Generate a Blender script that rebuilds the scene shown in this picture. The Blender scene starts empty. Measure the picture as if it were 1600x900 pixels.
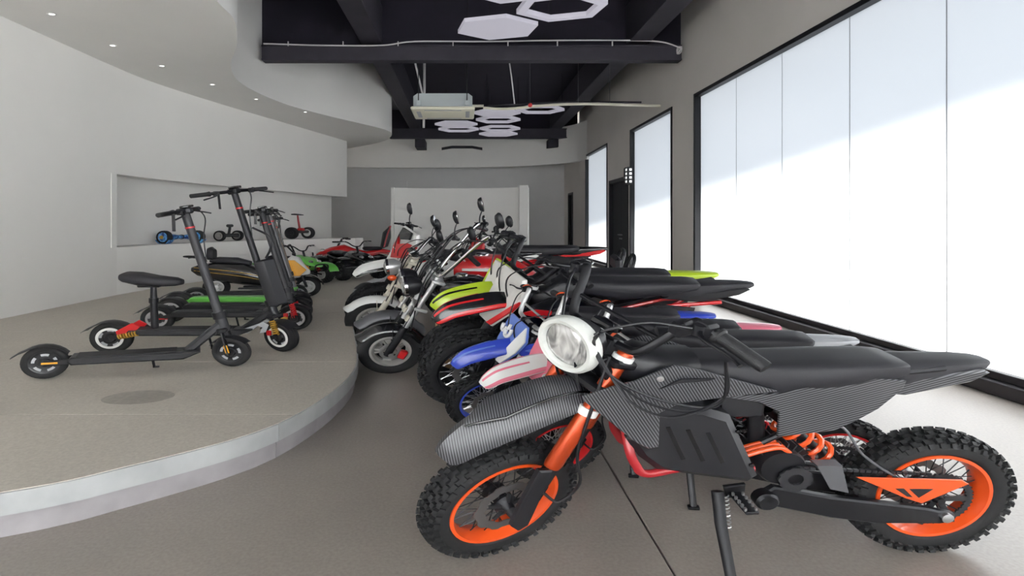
import bpy, math, random
import numpy as np
from mathutils import Matrix, Vector

random.seed(7)
scene = bpy.context.scene
col = scene.collection
R = math.radians
WIDE = 4.0 / 3.0      # the photograph shows the place 4:3 wider than tall (round wheels are wide ovals): things are built with that width

# ------------------------------------------------------------------ camera, world, sun, exposure
cam = bpy.data.objects.new('camera', bpy.data.cameras.new('camera'))
col.objects.link(cam)
cam.location = (0, 0, 1.3)
cam.rotation_euler = (R(90), 0, 0)
cam.data.sensor_width = 36.0
cam.data.lens = 36.0 * 850 / 1600
cam.data.shift_x = 75 / 1600
cam.data.shift_y = -101 / 1600
cam.data.clip_end = 200
scene.camera = cam

world = bpy.data.worlds.new('world')
scene.world = world
world.use_nodes = True
bg = world.node_tree.nodes['Background']
bg.inputs[0].default_value = (0.80, 0.90, 1.0, 1)
bg.inputs[1].default_value = 0.44

sun = bpy.data.objects.new('sun', bpy.data.lights.new('sun', 'SUN'))
col.objects.link(sun)
sun.data.energy = 21.0
sun.data.angle = R(9)
sun.data.color = (1.0, 0.97, 0.92)
sun.rotation_euler = (0, R(48), R(-64))      # shines in from the window side, 42 degrees high

vs = scene.view_settings
vs.view_transform = 'Standard'
vs.look = 'None'
vs.gamma = 1.0
vs.exposure = 1.86
vs.use_curve_mapping = False
scene.cycles.max_bounces = 14
scene.cycles.diffuse_bounces = 9


# ------------------------------------------------------------------ materials
MATS = {}


def mat(name, c, rough=0.5, metal=0.0, coat=0.0, emit=None, es=0.0, var=0.0, vscale=8.0, bump=0.0, bscale=60.0, rvar=0.0):
    if name in MATS:
        return MATS[name]
    m = bpy.data.materials.new(name)
    m.use_nodes = True
    nt = m.node_tree
    b = nt.nodes['Principled BSDF']
    b.inputs['Base Color'].default_value = (*c, 1)
    b.inputs['Roughness'].default_value = rough
    b.inputs['Metallic'].default_value = metal
    b.inputs['Coat Weight'].default_value = coat
    b.inputs['Coat Roughness'].default_value = 0.08
    if emit:
        b.inputs['Emission Color'].default_value = (*emit, 1)
        b.inputs['Emission Strength'].default_value = es
    tc = nt.nodes.new('ShaderNodeTexCoord')
    if var or rvar:
        n = nt.nodes.new('ShaderNodeTexNoise')
        n.inputs['Scale'].default_value = vscale
        n.inputs['Detail'].default_value = 6
        nt.links.new(tc.outputs['Object'], n.inputs['Vector'])
        if var:
            r = nt.nodes.new('ShaderNodeMapRange')
            r.inputs['From Min'].default_value = 0.3
            r.inputs['From Max'].default_value = 0.7
            r.inputs['To Min'].default_value = 1 - var
            r.inputs['To Max'].default_value = 1 + var
            nt.links.new(n.outputs['Fac'], r.inputs['Value'])
            mx = nt.nodes.new('ShaderNodeMix')
            mx.data_type = 'RGBA'
            mx.blend_type = 'MULTIPLY'
            mx.inputs[0].default_value = 1
            mx.inputs[6].default_value = (*c, 1)
            nt.links.new(r.outputs[0], mx.inputs[7])
            nt.links.new(mx.outputs[2], b.inputs['Base Color'])
        if rvar:
            r2 = nt.nodes.new('ShaderNodeMapRange')
            r2.inputs['From Min'].default_value = 0.3
            r2.inputs['From Max'].default_value = 0.7
            r2.inputs['To Min'].default_value = max(0.02, rough - rvar)
            r2.inputs['To Max'].default_value = rough + rvar
            nt.links.new(n.outputs['Fac'], r2.inputs['Value'])
            nt.links.new(r2.outputs[0], b.inputs['Roughness'])
    if bump:
        n2 = nt.nodes.new('ShaderNodeTexNoise')
        n2.inputs['Scale'].default_value = bscale
        n2.inputs['Detail'].default_value = 4
        nt.links.new(tc.outputs['Object'], n2.inputs['Vector'])
        bp = nt.nodes.new('ShaderNodeBump')
        bp.inputs['Strength'].default_value = bump
        bp.inputs['Distance'].default_value = 0.004
        nt.links.new(n2.outputs['Fac'], bp.inputs['Height'])
        nt.links.new(bp.outputs[0], b.inputs['Normal'])
    MATS[name] = m
    return m


def carbon(name, ang, period=0.0105):
    """woven carbon-look film: fine dark and light grey diagonal stripes"""
    m = mat(name, (0.05, 0.05, 0.055), 0.38, 0.0, 0.25)
    nt = m.node_tree
    b = nt.nodes['Principled BSDF']
    tc = [n for n in nt.nodes if n.type == 'TEX_COORD'][0]
    mp = nt.nodes.new('ShaderNodeMapping')
    mp.inputs['Rotation'].default_value = (0, R(ang), 0)
    w = nt.nodes.new('ShaderNodeTexWave')
    w.wave_type = 'BANDS'
    w.bands_direction = 'X'
    w.inputs['Scale'].default_value = 2 * math.pi / (20 * period)
    w.inputs['Distortion'].default_value = 0.0
    cr = nt.nodes.new('ShaderNodeValToRGB')
    cr.color_ramp.elements[0].position = 0.35
    cr.color_ramp.elements[0].color = (0.010, 0.010, 0.013, 1)
    cr.color_ramp.elements[1].position = 0.75
    cr.color_ramp.elements[1].color = (0.13, 0.13, 0.14, 1)
    nt.links.new(tc.outputs['Object'], mp.inputs['Vector'])
    nt.links.new(mp.outputs[0], w.inputs['Vector'])
    nt.links.new(w.outputs['Fac'], cr.inputs['Fac'])
    nt.links.new(cr.outputs[0], b.inputs['Base Color'])
    return m


mat('rubber', (0.011, 0.011, 0.012), 0.75, var=0.25, vscale=30, bump=0.2)
mat('rubber_soft', (0.014, 0.014, 0.016), 0.6, bump=0.3, bscale=300)
mat('black_plastic', (0.013, 0.013, 0.016), 0.42, bump=0.06, bscale=400)
mat('black_gloss', (0.009, 0.009, 0.011), 0.18, coat=0.6)
mat('black_metal', (0.016, 0.016, 0.019), 0.4, 0.4)
mat('dark_grey', (0.03, 0.03, 0.034), 0.45, 0.2)
mat('mid_grey', (0.12, 0.12, 0.13), 0.4, 0.3)
mat('light_grey', (0.42, 0.43, 0.45), 0.4, 0.1)
mat('seat_vinyl', (0.016, 0.0155, 0.020), 0.55, bump=0.12, bscale=350)
mat('orange', (0.78, 0.085, 0.012), 0.35, 0.0, 0.4)
mat('orange_metal', (0.52, 0.06, 0.012), 0.3, 0.55, 0.3)
mat('red', (0.60, 0.012, 0.016), 0.28, 0, 0.6)
mat('red_tube', (0.36, 0.014, 0.02), 0.35, 0, 0.4)
mat('pink', (0.78, 0.20, 0.28), 0.35, 0, 0.4)
mat('white_plastic', (0.74, 0.74, 0.72), 0.35, 0, 0.3)
mat('foam_wrap', (0.60, 0.61, 0.58), 0.6, bump=0.5, bscale=45)
mat('blue', (0.035, 0.07, 0.50), 0.3, 0, 0.5)
mat('light_blue', (0.13, 0.22, 0.62), 0.35, 0, 0.4)
mat('lime', (0.46, 0.62, 0.03), 0.35, 0, 0.4)
mat('green', (0.13, 0.50, 0.07), 0.32, 0, 0.5)
mat('yellow', (0.78, 0.36, 0.02), 0.35, 0, 0.4)
mat('gold', (0.55, 0.33, 0.05), 0.3, 0.5)
mat('brown_metal', (0.17, 0.13, 0.105), 0.4, 0.4)
mat('steel', (0.55, 0.55, 0.56), 0.28, 0.9)
mat('disc_steel', (0.20, 0.19, 0.19), 0.35, 0.7)
mat('chrome', (0.75, 0.75, 0.76), 0.12, 1.0)
mat('silver', (0.60, 0.60, 0.60), 0.35, 0.7)
mat('cast_alloy', (0.52, 0.51, 0.49), 0.38, 0.6)
mat('ivory_tube', (0.66, 0.62, 0.52), 0.35, 0.1, 0.3)
mat('cardboard', (0.45, 0.28, 0.15), 0.85, var=0.1, vscale=20)
mat('mirror_glass', (0.8, 0.8, 0.8), 0.04, 1.0)
mat('plastic_film', (0.62, 0.60, 0.57), 0.4, 0, 0.5, bump=0.9, bscale=18)
mat('ceiling_black', (0.014, 0.011, 0.021), 0.85, var=0.15, vscale=2)
mat('beam_black', (0.034, 0.030, 0.042), 0.7, var=0.15, vscale=3)
mat('wall_paint', (0.80, 0.785, 0.76), 0.85, var=0.015, vscale=1.2, bump=0.05, bscale=80)
mat('wall_warm', (0.74, 0.705, 0.665), 0.85, var=0.02, vscale=1.2, bump=0.05, bscale=80)
mat('wall_grey', (0.74, 0.735, 0.735), 0.85, var=0.03, vscale=1.2)
mat('frame_black', (0.010, 0.010, 0.013), 0.4, 0.3)
mat('sill_grey', (0.05, 0.046, 0.05), 0.4, 0.3)
mat('door_black', (0.022, 0.022, 0.027), 0.5)
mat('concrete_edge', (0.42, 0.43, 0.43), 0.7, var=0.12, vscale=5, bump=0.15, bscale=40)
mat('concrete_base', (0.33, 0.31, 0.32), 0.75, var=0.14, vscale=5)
mat('pipe_white', (0.62, 0.60, 0.60), 0.5)
mat('pipe_cream', (0.70, 0.66, 0.55), 0.5)
mat('aircon_grey', (0.50, 0.54, 0.55), 0.5, 0.3)
mat('aircon_cream', (0.80, 0.77, 0.62), 0.5)
mat('hex_lamp', (0.42, 0.40, 0.46), 0.5, emit=(0.86, 0.84, 0.95), es=0.08)  # lamps are off; faint glow added in place of daylight on them
mat('spot_led', (0.9, 0.9, 0.9), 0.4, emit=(1, 0.98, 0.94), es=1.0)
mat('sign_white', (0.8, 0.8, 0.8), 0.5, emit=(1, 1, 1), es=0.25)
mat('tape_red', (0.7, 0.05, 0.05), 0.6)
mat('canopy', (0.3, 0.3, 0.3), 0.8)
mat('outside_paving', (0.09, 0.09, 0.09), 0.9, var=0.05)
carbon('carbon_shroud', 35, 0.0095)
carbon('carbon_fender', 12, 0.0095)
carbon('carbon_panel', -75, 0.0085)


def lens_material():
    m = mat('lamp_lens', (0.42, 0.41, 0.39), 0.15, 0.3, 0.8)
    nt = m.node_tree
    b = nt.nodes['Principled BSDF']
    tc = [n for n in nt.nodes if n.type == 'TEX_COORD'][0]
    v = nt.nodes.new('ShaderNodeTexNoise')
    v.inputs['Scale'].default_value = 9
    v.inputs['Distortion'].default_value = 2.0
    mp = nt.nodes.new('ShaderNodeMapping')
    mp.inputs['Scale'].default_value = (2.2, 1.0, 0.7)
    mp.inputs['Rotation'].default_value = (0, R(-20), 0)
    cr = nt.nodes.new('ShaderNodeValToRGB')
    cr.color_ramp.elements[0].position = 0.35
    cr.color_ramp.elements[0].color = (0.13, 0.13, 0.13, 1)
    cr.color_ramp.elements[1].position = 0.68
    cr.color_ramp.elements[1].color = (0.72, 0.70, 0.68, 1)
    bp = nt.nodes.new('ShaderNodeBump')
    bp.inputs['Strength'].default_value = 0.6
    bp.inputs['Distance'].default_value = 0.01
    nt.links.new(tc.outputs['Object'], mp.inputs['Vector'])
    nt.links.new(mp.outputs[0], v.inputs['Vector'])
    nt.links.new(v.outputs['Fac'], cr.inputs['Fac'])
    nt.links.new(cr.outputs[0], b.inputs['Base Color'])
    nt.links.new(v.outputs['Fac'], bp.inputs['Height'])
    nt.links.new(bp.outputs[0], b.inputs['Normal'])


lens_material()


def concrete(name, c1, c2, rough, stain):
    m = mat(name, c1, rough)
    nt = m.node_tree
    b = nt.nodes['Principled BSDF']
    tc = [n for n in nt.nodes if n.type == 'TEX_COORD'][0]
    a = nt.nodes.new('ShaderNodeTexNoise')
    a.inputs['Scale'].default_value = 1.3
    a.inputs['Detail'].default_value = 8
    a.inputs['Roughness'].default_value = 0.62
    f = nt.nodes.new('ShaderNodeTexNoise')
    f.inputs['Scale'].default_value = 70
    f.inputs['Detail'].default_value = 3
    cr = nt.nodes.new('ShaderNodeValToRGB')
    cr.color_ramp.elements[0].position = 0.22
    cr.color_ramp.elements[0].color = (*c2, 1)
    cr.color_ramp.elements[1].position = 0.78
    cr.color_ramp.elements[1].color = (*c1, 1)
    mx = nt.nodes.new('ShaderNodeMix')
    mx.data_type = 'RGBA'
    mx.blend_type = 'OVERLAY'
    mx.inputs[0].default_value = stain
    r2 = nt.nodes.new('ShaderNodeMapRange')
    r2.inputs['From Min'].default_value = 0.3
    r2.inputs['From Max'].default_value = 0.7
    r2.inputs['To Min'].default_value = rough - 0.06
    r2.inputs['To Max'].default_value = rough + 0.08
    nt.links.new(tc.outputs['Object'], a.inputs['Vector'])
    nt.links.new(tc.outputs['Object'], f.inputs['Vector'])
    nt.links.new(a.outputs['Fac'], cr.inputs['Fac'])
    nt.links.new(cr.outputs[0], mx.inputs[6])
    nt.links.new(f.outputs['Fac'], mx.inputs[7])
    nt.links.new(mx.outputs[2], b.inputs['Base Color'])
    nt.links.new(a.outputs['Fac'], r2.inputs['Value'])
    nt.links.new(r2.outputs[0], b.inputs['Roughness'])


concrete('floor_concrete', (0.36, 0.322, 0.285), (0.26, 0.232, 0.207), 0.34, 0.25)
concrete('platform_concrete', (0.56, 0.515, 0.45), (0.47, 0.435, 0.385), 0.62, 0.25)
mat('joint', (0.09, 0.085, 0.08), 0.8)
mat('stain', (0.36, 0.33, 0.29), 0.5, var=0.12, vscale=30)


def frosted_glass():
    m = bpy.data.materials.new('frosted_glass')
    m.use_nodes = True
    nt = m.node_tree
    for n in list(nt.nodes):
        nt.nodes.remove(n)
    out = nt.nodes.new('ShaderNodeOutputMaterial')
    tr = nt.nodes.new('ShaderNodeBsdfTranslucent')
    tr.inputs[0].default_value = (0.86, 0.88, 0.90, 1)
    gl = nt.nodes.new('ShaderNodeBsdfGlossy')
    gl.inputs['Roughness'].default_value = 0.35
    fr = nt.nodes.new('ShaderNodeFresnel')
    fr.inputs[0].default_value = 1.45
    mx = nt.nodes.new('ShaderNodeMixShader')
    em = nt.nodes.new('ShaderNodeEmission')          # added glow standing in for daylight scattered in the film
    em.inputs[0].default_value = (0.74, 0.82, 0.95, 1)
    em.inputs[1].default_value = 0.03
    ad = nt.nodes.new('ShaderNodeAddShader')
    nt.links.new(fr.outputs[0], mx.inputs[0])
    nt.links.new(tr.outputs[0], mx.inputs[1])
    nt.links.new(gl.outputs[0], mx.inputs[2])
    nt.links.new(mx.outputs[0], ad.inputs[0])
    nt.links.new(em.outputs[0], ad.inputs[1])
    nt.links.new(ad.outputs[0], out.inputs[0])
    MATS['frosted_glass'] = m


frosted_glass()


# ------------------------------------------------------------------ mesh helpers
def unit(v):
    v = np.asarray(v, float)
    return v / max(1e-9, np.linalg.norm(v))


def frame_of(d):
    d = unit(d)
    up = np.array([0, 0, 1.0]) if abs(d[2]) < 0.95 else np.array([0, 1.0, 0])
    a = unit(np.cross(up, d))
    return a, np.cross(d, a)


class MB:
    def __init__(s):
        s.V, s.F = [], []

    def add(s, V, F):
        o = len(s.V)
        s.V += [tuple(v) for v in V]
        s.F += [tuple(i + o for i in f) for f in F]
        return s

    def box(s, c, size, rot=None, bev=0.0):
        x, y, z = (v / 2 for v in size)
        b = min(bev, x * .9, y * .9, z * .9)
        if b <= 0:
            V = [(i, j, k) for i in (-x, x) for j in (-y, y) for k in (-z, z)]
            F = [(0, 1, 3, 2), (4, 6, 7, 5), (0, 4, 5, 1), (2, 3, 7, 6), (0, 2, 6, 4), (1, 5, 7, 3)]
        else:
            V, F = [], []
            idx = {}
            for i in (-1, 1):
                for j in (-1, 1):
                    for k in (-1, 1):
                        for a in range(3):
                            p = [i * (x - b), j * (y - b), k * (z - b)]
                            p[a] = (i * x, j * y, k * z)[a]
                            idx[(i, j, k, a)] = len(V)
                            V.append(tuple(p))
            S = (-1, 1)
            for sg in S:
                F.append([idx[(sg, j, k, 0)] for j, k in ((-1, -1), (1, -1), (1, 1), (-1, 1))])
                F.append([idx[(i, sg, k, 1)] for i, k in ((-1, -1), (1, -1), (1, 1), (-1, 1))])
                F.append([idx[(i, j, sg, 2)] for i, j in ((-1, -1), (1, -1), (1, 1), (-1, 1))])
            for p in S:
                for q in S:
                    F.append([idx[(-1, p, q, 1)], idx[(1, p, q, 1)], idx[(1, p, q, 2)], idx[(-1, p, q, 2)]])
                    F.append([idx[(p, -1, q, 0)], idx[(p, 1, q, 0)], idx[(p, 1, q, 2)], idx[(p, -1, q, 2)]])
                    F.append([idx[(p, q, -1, 0)], idx[(p, q, 1, 0)], idx[(p, q, 1, 1)], idx[(p, q, -1, 1)]])
            for i in S:
                for j in S:
                    for k in S:
                        F.append([idx[(i, j, k, a)] for a in range(3)])
        V = np.array(V)
        if rot is not None:
            V = V @ np.array(rot).T
        return s.add(V + np.array(c), F)

    def bar(s, a, b, w, h, bev=0.0):
        """rectangular bar from a to b, w across, h high"""
        a, b = np.array(a, float), np.array(b, float)
        d = unit(b - a)
        p, q = frame_of(d)
        return s.box((a + b) / 2, (np.linalg.norm(b - a), w, h), np.stack([d, p, q], 1), bev)

    def tube(s, pts, r, n=8, closed=False):
        P = np.array(pts, float)
        m = len(P)
        rs = [r] * m if np.isscalar(r) else list(r)
        V, F = [], []
        a = None
        for i in range(m):
            if closed:
                d = unit(P[(i + 1) % m] - P[i - 1])
            else:
                d = unit(P[min(i + 1, m - 1)] - P[max(i - 1, 0)])
            if a is None:
                a, b = frame_of(d)
            else:
                a = unit(a - d * (a @ d))
                b = np.cross(d, a)
            for k in range(n):
                t = 2 * math.pi * k / n
                V.append(P[i] + rs[i] * (a * math.cos(t) + b * math.sin(t)))
        for i in range(m if closed else m - 1):
            j = (i + 1) % m
            for k in range(n):
                l = (k + 1) % n
                F.append((i * n + k, i * n + l, j * n + l, j * n + k))
        if not closed:
            F.append(tuple(range(n))[::-1])
            F.append(tuple((m - 1) * n + k for k in range(n)))
        return s.add(V, F)

    def lathe(s, prof, c, axis=(0, 1, 0), n=32, closed=False, arc=None):
        """prof: (radius, along-axis) pairs"""
        ax = unit(axis)
        a, b = frame_of(ax)
        c = np.array(c, float)
        m = len(prof)
        V, F = [], []
        t0, t1 = arc if arc else (0, 2 * math.pi)
        nn = n + 1 if arc else n
        for k in range(nn):
            t = t0 + (t1 - t0) * k / n
            e = a * math.cos(t) + b * math.sin(t)
            for r, h in prof:
                V.append(c + e * r + ax * h)
        for k in range(n):
            l = k + 1 if arc else (k + 1) % n
            for i in range(m if closed else m - 1):
                j = (i + 1) % m
                F.append((k * m + i, l * m + i, l * m + j, k * m + j))
        if not closed and not arc:
            if prof[0][0] > 1e-6:
                F.append(tuple(k * m for k in range(n))[::-1])
            if prof[-1][0] > 1e-6:
                F.append(tuple(k * m + m - 1 for k in range(n)))
        return s.add(V, F)

    def prism(s, poly, y0, y1, bev=0.0, y_of=None):
        """x,z outline extruded across y, edges chamfered"""
        P = [np.array(p, float) for p in poly]
        n = len(P)
        area = sum(P[i][0] * P[(i + 1) % n][1] - P[(i + 1) % n][0] * P[i][1] for i in range(n))
        if area < 0:
            P = P[::-1]
        ins = []
        for i in range(n):
            d0 = unit(P[i] - P[i - 1])
            d1 = unit(P[(i + 1) % n] - P[i])
            n0, n1 = np.array([-d0[1], d0[0]]), np.array([-d1[1], d1[0]])
            m = unit(n0 + n1)
            ins.append(P[i] + m * bev / max(0.45, m @ n0))
        rings = [(P, y0 + bev), (P, y1 - bev)]
        if bev:
            rings = [(ins, y0)] + rings + [(ins, y1)]
        V, F = [], []
        for Q, y in rings:
            V += [(q[0], y + (y_of(q[0], q[1]) if y_of else 0), q[1]) for q in Q]
        for k in range(len(rings) - 1):
            for i in range(n):
                j = (i + 1) % n
                F.append((k * n + i, k * n + j, (k + 1) * n + j, (k + 1) * n + i))
        F.append(tuple(range(n))[::-1])
        F.append(tuple((len(rings) - 1) * n + i for i in range(n)))
        return s.add(V, F)

    def loft(s, secs, cap=True):
        n = len(secs[0])
        V, F = [], []
        for q in secs:
            V += [tuple(p) for p in q]
        for k in range(len(secs) - 1):
            for i in range(n):
                j = (i + 1) % n
                F.append((k * n + i, k * n + j, (k + 1) * n + j, (k + 1) * n + i))
        if cap:
            F.append(tuple(range(n))[::-1])
            F.append(tuple((len(secs) - 1) * n + i for i in range(n)))
        return s.add(V, F)

    def body(s, secs, n=14, p=2.6):
        """rounded body along x: (x, z_top, z_bottom, half_width)"""
        out = []
        for x, zt, zb, w in secs:
            zc, hz = (zt + zb) / 2, (zt - zb) / 2
            ring = []
            for k in range(n):
                t = 2 * math.pi * k / n
                cc, ss = math.cos(t), math.sin(t)
                ring.append((x, w * math.copysign(abs(cc) ** (2 / p), cc), zc + hz * math.copysign(abs(ss) ** (2 / p), ss)))
            out.append(ring)
        return s.loft(out)

    def ball(s, c, r, n=12, m=8):
        r = np.array([r, r, r]) if np.isscalar(r) else np.array(r)
        V, F = [], []
        for i in range(1, m):
            for k in range(n):
                t, u = 2 * math.pi * k / n, math.pi * i / m
                V.append(np.array(c) + r * np.array([math.sin(u) * math.cos(t), math.sin(u) * math.sin(t), math.cos(u)]))
        V.append(np.array(c) + r * np.array([0, 0, 1]))
        V.append(np.array(c) - r * np.array([0, 0, 1]))
        a, b = len(V) - 2, len(V) - 1
        for i in range(m - 2):
            for k in range(n):
                l = (k + 1) % n
                F.append((i * n + k, (i + 1) * n + k, (i + 1) * n + l, i * n + l))
        for k in range(n):
            l = (k + 1) % n
            F.append((a, k, l))
            F.append((b, (m - 2) * n + l, (m - 2) * n + k))
        return s.add(V, F)

    def shell(s, rows, t):
        """open sheet of rows of points, given thickness t (offset along -z)"""
        n, m = len(rows), len(rows[0])
        top = [p for r_ in rows for p in r_]
        V = [tuple(p) for p in top] + [(p[0], p[1], p[2] - t) for p in top]
        o = n * m
        F = []
        for i in range(n - 1):
            for j in range(m - 1):
                a, b, c, d = i * m + j, i * m + j + 1, (i + 1) * m + j + 1, (i + 1) * m + j
                F += [(a, b, c, d), (o + d, o + c, o + b, o + a)]
        for i in range(n - 1):
            a, b = i * m, (i + 1) * m
            F.append((a, b, o + b, o + a))
            a, b = i * m + m - 1, (i + 1) * m + m - 1
            F.append((b, a, o + a, o + b))
        for j in range(m - 1):
            F.append((j + 1, j, o + j, o + j + 1))
            a = (n - 1) * m
            F.append((a + j, a + j + 1, o + a + j + 1, o + a + j))
        return s.add(V, F)

    def xf(s, M):
        if M is not None and s.V:
            A = np.array(M)
            P = np.array(s.V) @ A[:3, :3].T + A[:3, 3]
            s.V = [tuple(p) for p in P]
        return s


def curve(pts, n=8, closed=False):
    """smooth line through points (Catmull-Rom)"""
    P = np.array(pts, float)
    m = len(P)
    out = []
    for i in range(m if closed else m - 1):
        if closed:
            p0, p1, p2, p3 = P[i - 1], P[i], P[(i + 1) % m], P[(i + 2) % m]
        else:
            p1, p2 = P[i], P[i + 1]
            p0 = P[i - 1] if i else 2 * p1 - p2
            p3 = P[i + 2] if i + 2 < m else 2 * p2 - p1
        for k in range(n):
            t = k / n
            out.append(0.5 * (2 * p1 + (p2 - p0) * t + (2 * p0 - 5 * p1 + 4 * p2 - p3) * t * t + (3 * p1 - p0 - 3 * p2 + p3) * t ** 3))
    if not closed:
        out.append(P[-1])
    return out


def link_mesh(name, V, F, m, parent=None, smooth=True, angle=38):
    me = bpy.data.meshes.new(name)
    me.from_pydata([tuple(v) for v in V], [], [tuple(f) for f in F])
    me.validate()
    if smooth:
        me.polygons.foreach_set('use_smooth', [True] * len(me.polygons))
        me.set_sharp_from_angle(angle=R(angle))
    me.materials.append(MATS[m])
    o = bpy.data.objects.new(name, me)
    col.objects.link(o)
    if parent is not None:
        o.parent = parent
    return o


def tag(o, label=None, cat=None, group=None, kind=None):
    if label: o['label'] = label
    if cat: o['category'] = cat
    if group: o['group'] = group
    if kind: o['kind'] = kind
    return o


def struct(name, mb, m, parent=None, smooth=True):
    o = link_mesh(name, mb.V, mb.F, m, parent, smooth)
    if parent is None:
        o['kind'] = 'structure'
    return o


def solo(name, mb, m, label, cat, group=None, loc=None):
    """a thing that is one mesh; its origin sits at its base"""
    P = np.array(mb.V)
    c = np.array([(P[:, 0].min() + P[:, 0].max()) / 2, (P[:, 1].min() + P[:, 1].max()) / 2, P[:, 2].min()]) if loc is None else np.array(loc)
    o = link_mesh(name, P - c, mb.F, m)
    o.location = c
    return tag(o, label, cat, group)


class Thing:
    """a thing with parts, built in its own frame (x forward, y left, z up), then stood in the place"""

    def __init__(s, name, label, cat, group=None):
        s.name, s.label, s.cat, s.group = name, label, cat, group
        s.parts = []

    def part(s, name, mb, m, parent=None, label=None, kind=None, smooth=True):
        s.parts.append((name, mb, m, parent, label, kind, smooth))
        return len(s.parts) - 1

    def place(s, loc, heading=0.0, lean=0.0, pitch=0.0, scale=1.0, wide=WIDE):
        A = Matrix.Diagonal((wide, 1, 1)) @ Matrix.Rotation(heading, 3, 'Z') @ Matrix.Rotation(-lean, 3, 'X') @ Matrix.Rotation(-pitch, 3, 'Y')
        A = np.array(A) * scale
        root = bpy.data.objects.new(s.name, None)
        col.objects.link(root)
        root.empty_display_size = 0.1
        root.location = loc
        tag(root, s.label, s.cat, s.group)
        obs = []
        for name, mb, m, parent, label, kind, smooth in s.parts:
            V = np.array(mb.V) @ A.T
            o = link_mesh(name, V, mb.F, m, root if parent is None else obs[parent], smooth)
            if label: o['label'] = label
            if kind: o['kind'] = kind
            obs.append(o)
        return root

# ------------------------------------------------------------------ the room (x right, y away from the camera, z up)
WALL_X = 4.05
FAR_Y = 22.0
NEAR_Y = -4.0
CEIL = 5.9
CEIL_FAR = 5.3

# floor: poured slabs with sawn joints between them
fl = struct('floor', MB().box((-0.8, 9.0, -0.075), (11.0, 27.0, 0.1)), 'joint')
fx = [-6.2, -4.0, 0.780, 4.35]
fy = [NEAR_Y, -1.2, 5.6, 10.5, 15.5, FAR_Y]
for i in range(len(fx) - 1):
    for j in range(len(fy) - 1):
        x0, x1, y0, y1 = fx[i] + .005, fx[i + 1] - .005, fy[j] + .004, fy[j + 1] - .004
        m = MB().box(((x0 + x1) / 2, (y0 + y1) / 2, -0.02), (x1 - x0, y1 - y0, 0.04), bev=0.003)
        struct('floor_slab', m, 'floor_concrete', fl, smooth=False)

# platform with a wavy edge: top slabs laid in strips, edge panels below
edge = curve([(-5.45, 1.2), (-4.2, 1.55), (-3.0, 1.85), (-1.91, 2.24), (-1.525, 2.49), (-1.135, 2.85), (-0.955, 3.22), (-0.845, 3.78), (-0.865, 4.37),
              (-1.10, 5.43), (-1.42, 6.7), (-1.64, 7.74), (-1.86, 9.56), (-1.75, 12.0), (-1.45, 15.0), (-1.3, 19.0), (-1.3, 21.9)], 10)
edge = np.array(edge)
PLAT = 0.194


def edge_x(y):
    i = int(np.argmin(np.abs(edge[:, 1] - y)))
    return float(np.interp(y, edge[:, 1], edge[:, 0]))


core = [(p[0] - 0.05, p[1] + 0.05) for p in edge]
poly = [(-5.5, 1.3)] + core + [(-5.5, 21.9)]
m = MB()
n = len(poly)
m.add([(x, y, 0.0) for x, y in poly] + [(x, y, PLAT - 0.03) for x, y in poly],
      [tuple(range(n))[::-1], tuple(range(n, 2 * n))] + [(i, (i + 1) % n, n + (i + 1) % n, n + i) for i in range(n)])
platform = tag(struct('platform', m, 'joint', smooth=False))
ys = [1.2, 1.95, 3.15, 4.35, 5.55, 6.75, 7.95, 9.15, 10.35, 12.75, 15.15, 17.55, 19.95, 21.9]
for a, b in zip(ys[:-1], ys[1:]):
    yy = [a] + [float(p[1]) for p in edge if a + .02 < p[1] < b - .02] + [b]
    g0, g1 = .003, .003
    row = []
    for y in yy:
        row.append((edge_x(y), min(max(y, a + g0), b - g1)))
    pl = row + [(-5.5, b - g1), (-5.5, a + g0)]
    n = len(pl)
    mm = MB()
    mm.add([(x, y, PLAT - 0.028) for x, y in pl] + [(x, y, PLAT) for x, y in pl],
           [tuple(range(n))[::-1], tuple(range(n, 2 * n))] + [(i, (i + 1) % n, n + (i + 1) % n, n + i) for i in range(n)])
    struct('platform_slab', mm, 'platform_concrete', platform, smooth=False)


def edge_panels(name, z0, z1, off, mt, every):
    """edge panels: short bent strips following the platform edge, small gaps between"""
    d = np.r_[0, np.cumsum(np.linalg.norm(np.diff(edge, axis=0), axis=1))]
    L = d[-1]
    k = 0.0
    while k < min(L, 13.5):
        s = np.linspace(k + .004, min(k + every, L) - .004, 9)
        x = np.interp(s, d, edge[:, 0])
        y = np.interp(s, d, edge[:, 1])
        tx, ty = np.gradient(x), np.gradient(y)
        ln = np.hypot(tx, ty)
        nx, ny = ty / ln, -tx / ln
        mm = MB()
        secs = []
        for i in range(9):
            ax, ay = x[i] + nx[i] * off, y[i] + ny[i] * off
            bx, by = x[i] + nx[i] * (off - .02), y[i] + ny[i] * (off - .02)
            secs.append([(ax, ay, z0), (ax, ay, z1), (bx, by, z1), (bx, by, z0)])
        mm.loft(secs)
        struct(name, mm, mt, platform)
        k += every


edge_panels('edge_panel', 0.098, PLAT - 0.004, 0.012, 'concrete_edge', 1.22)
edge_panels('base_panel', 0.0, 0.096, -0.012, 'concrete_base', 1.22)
mm = MB()
mm.lathe([(0.16, -0.004), (0.16, 0.0)], (0, 0, 0), (0, 0, 1), 28)
solo_st = [(-2.07 + x * 1.35 + 0.008 * math.sin(9 * y), 3.46 + y * 0.9, PLAT + 0.0008 + z) for x, y, z in mm.V]
mm.V = solo_st
struct('dried_water_mark', mm, 'stain', platform)


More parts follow.
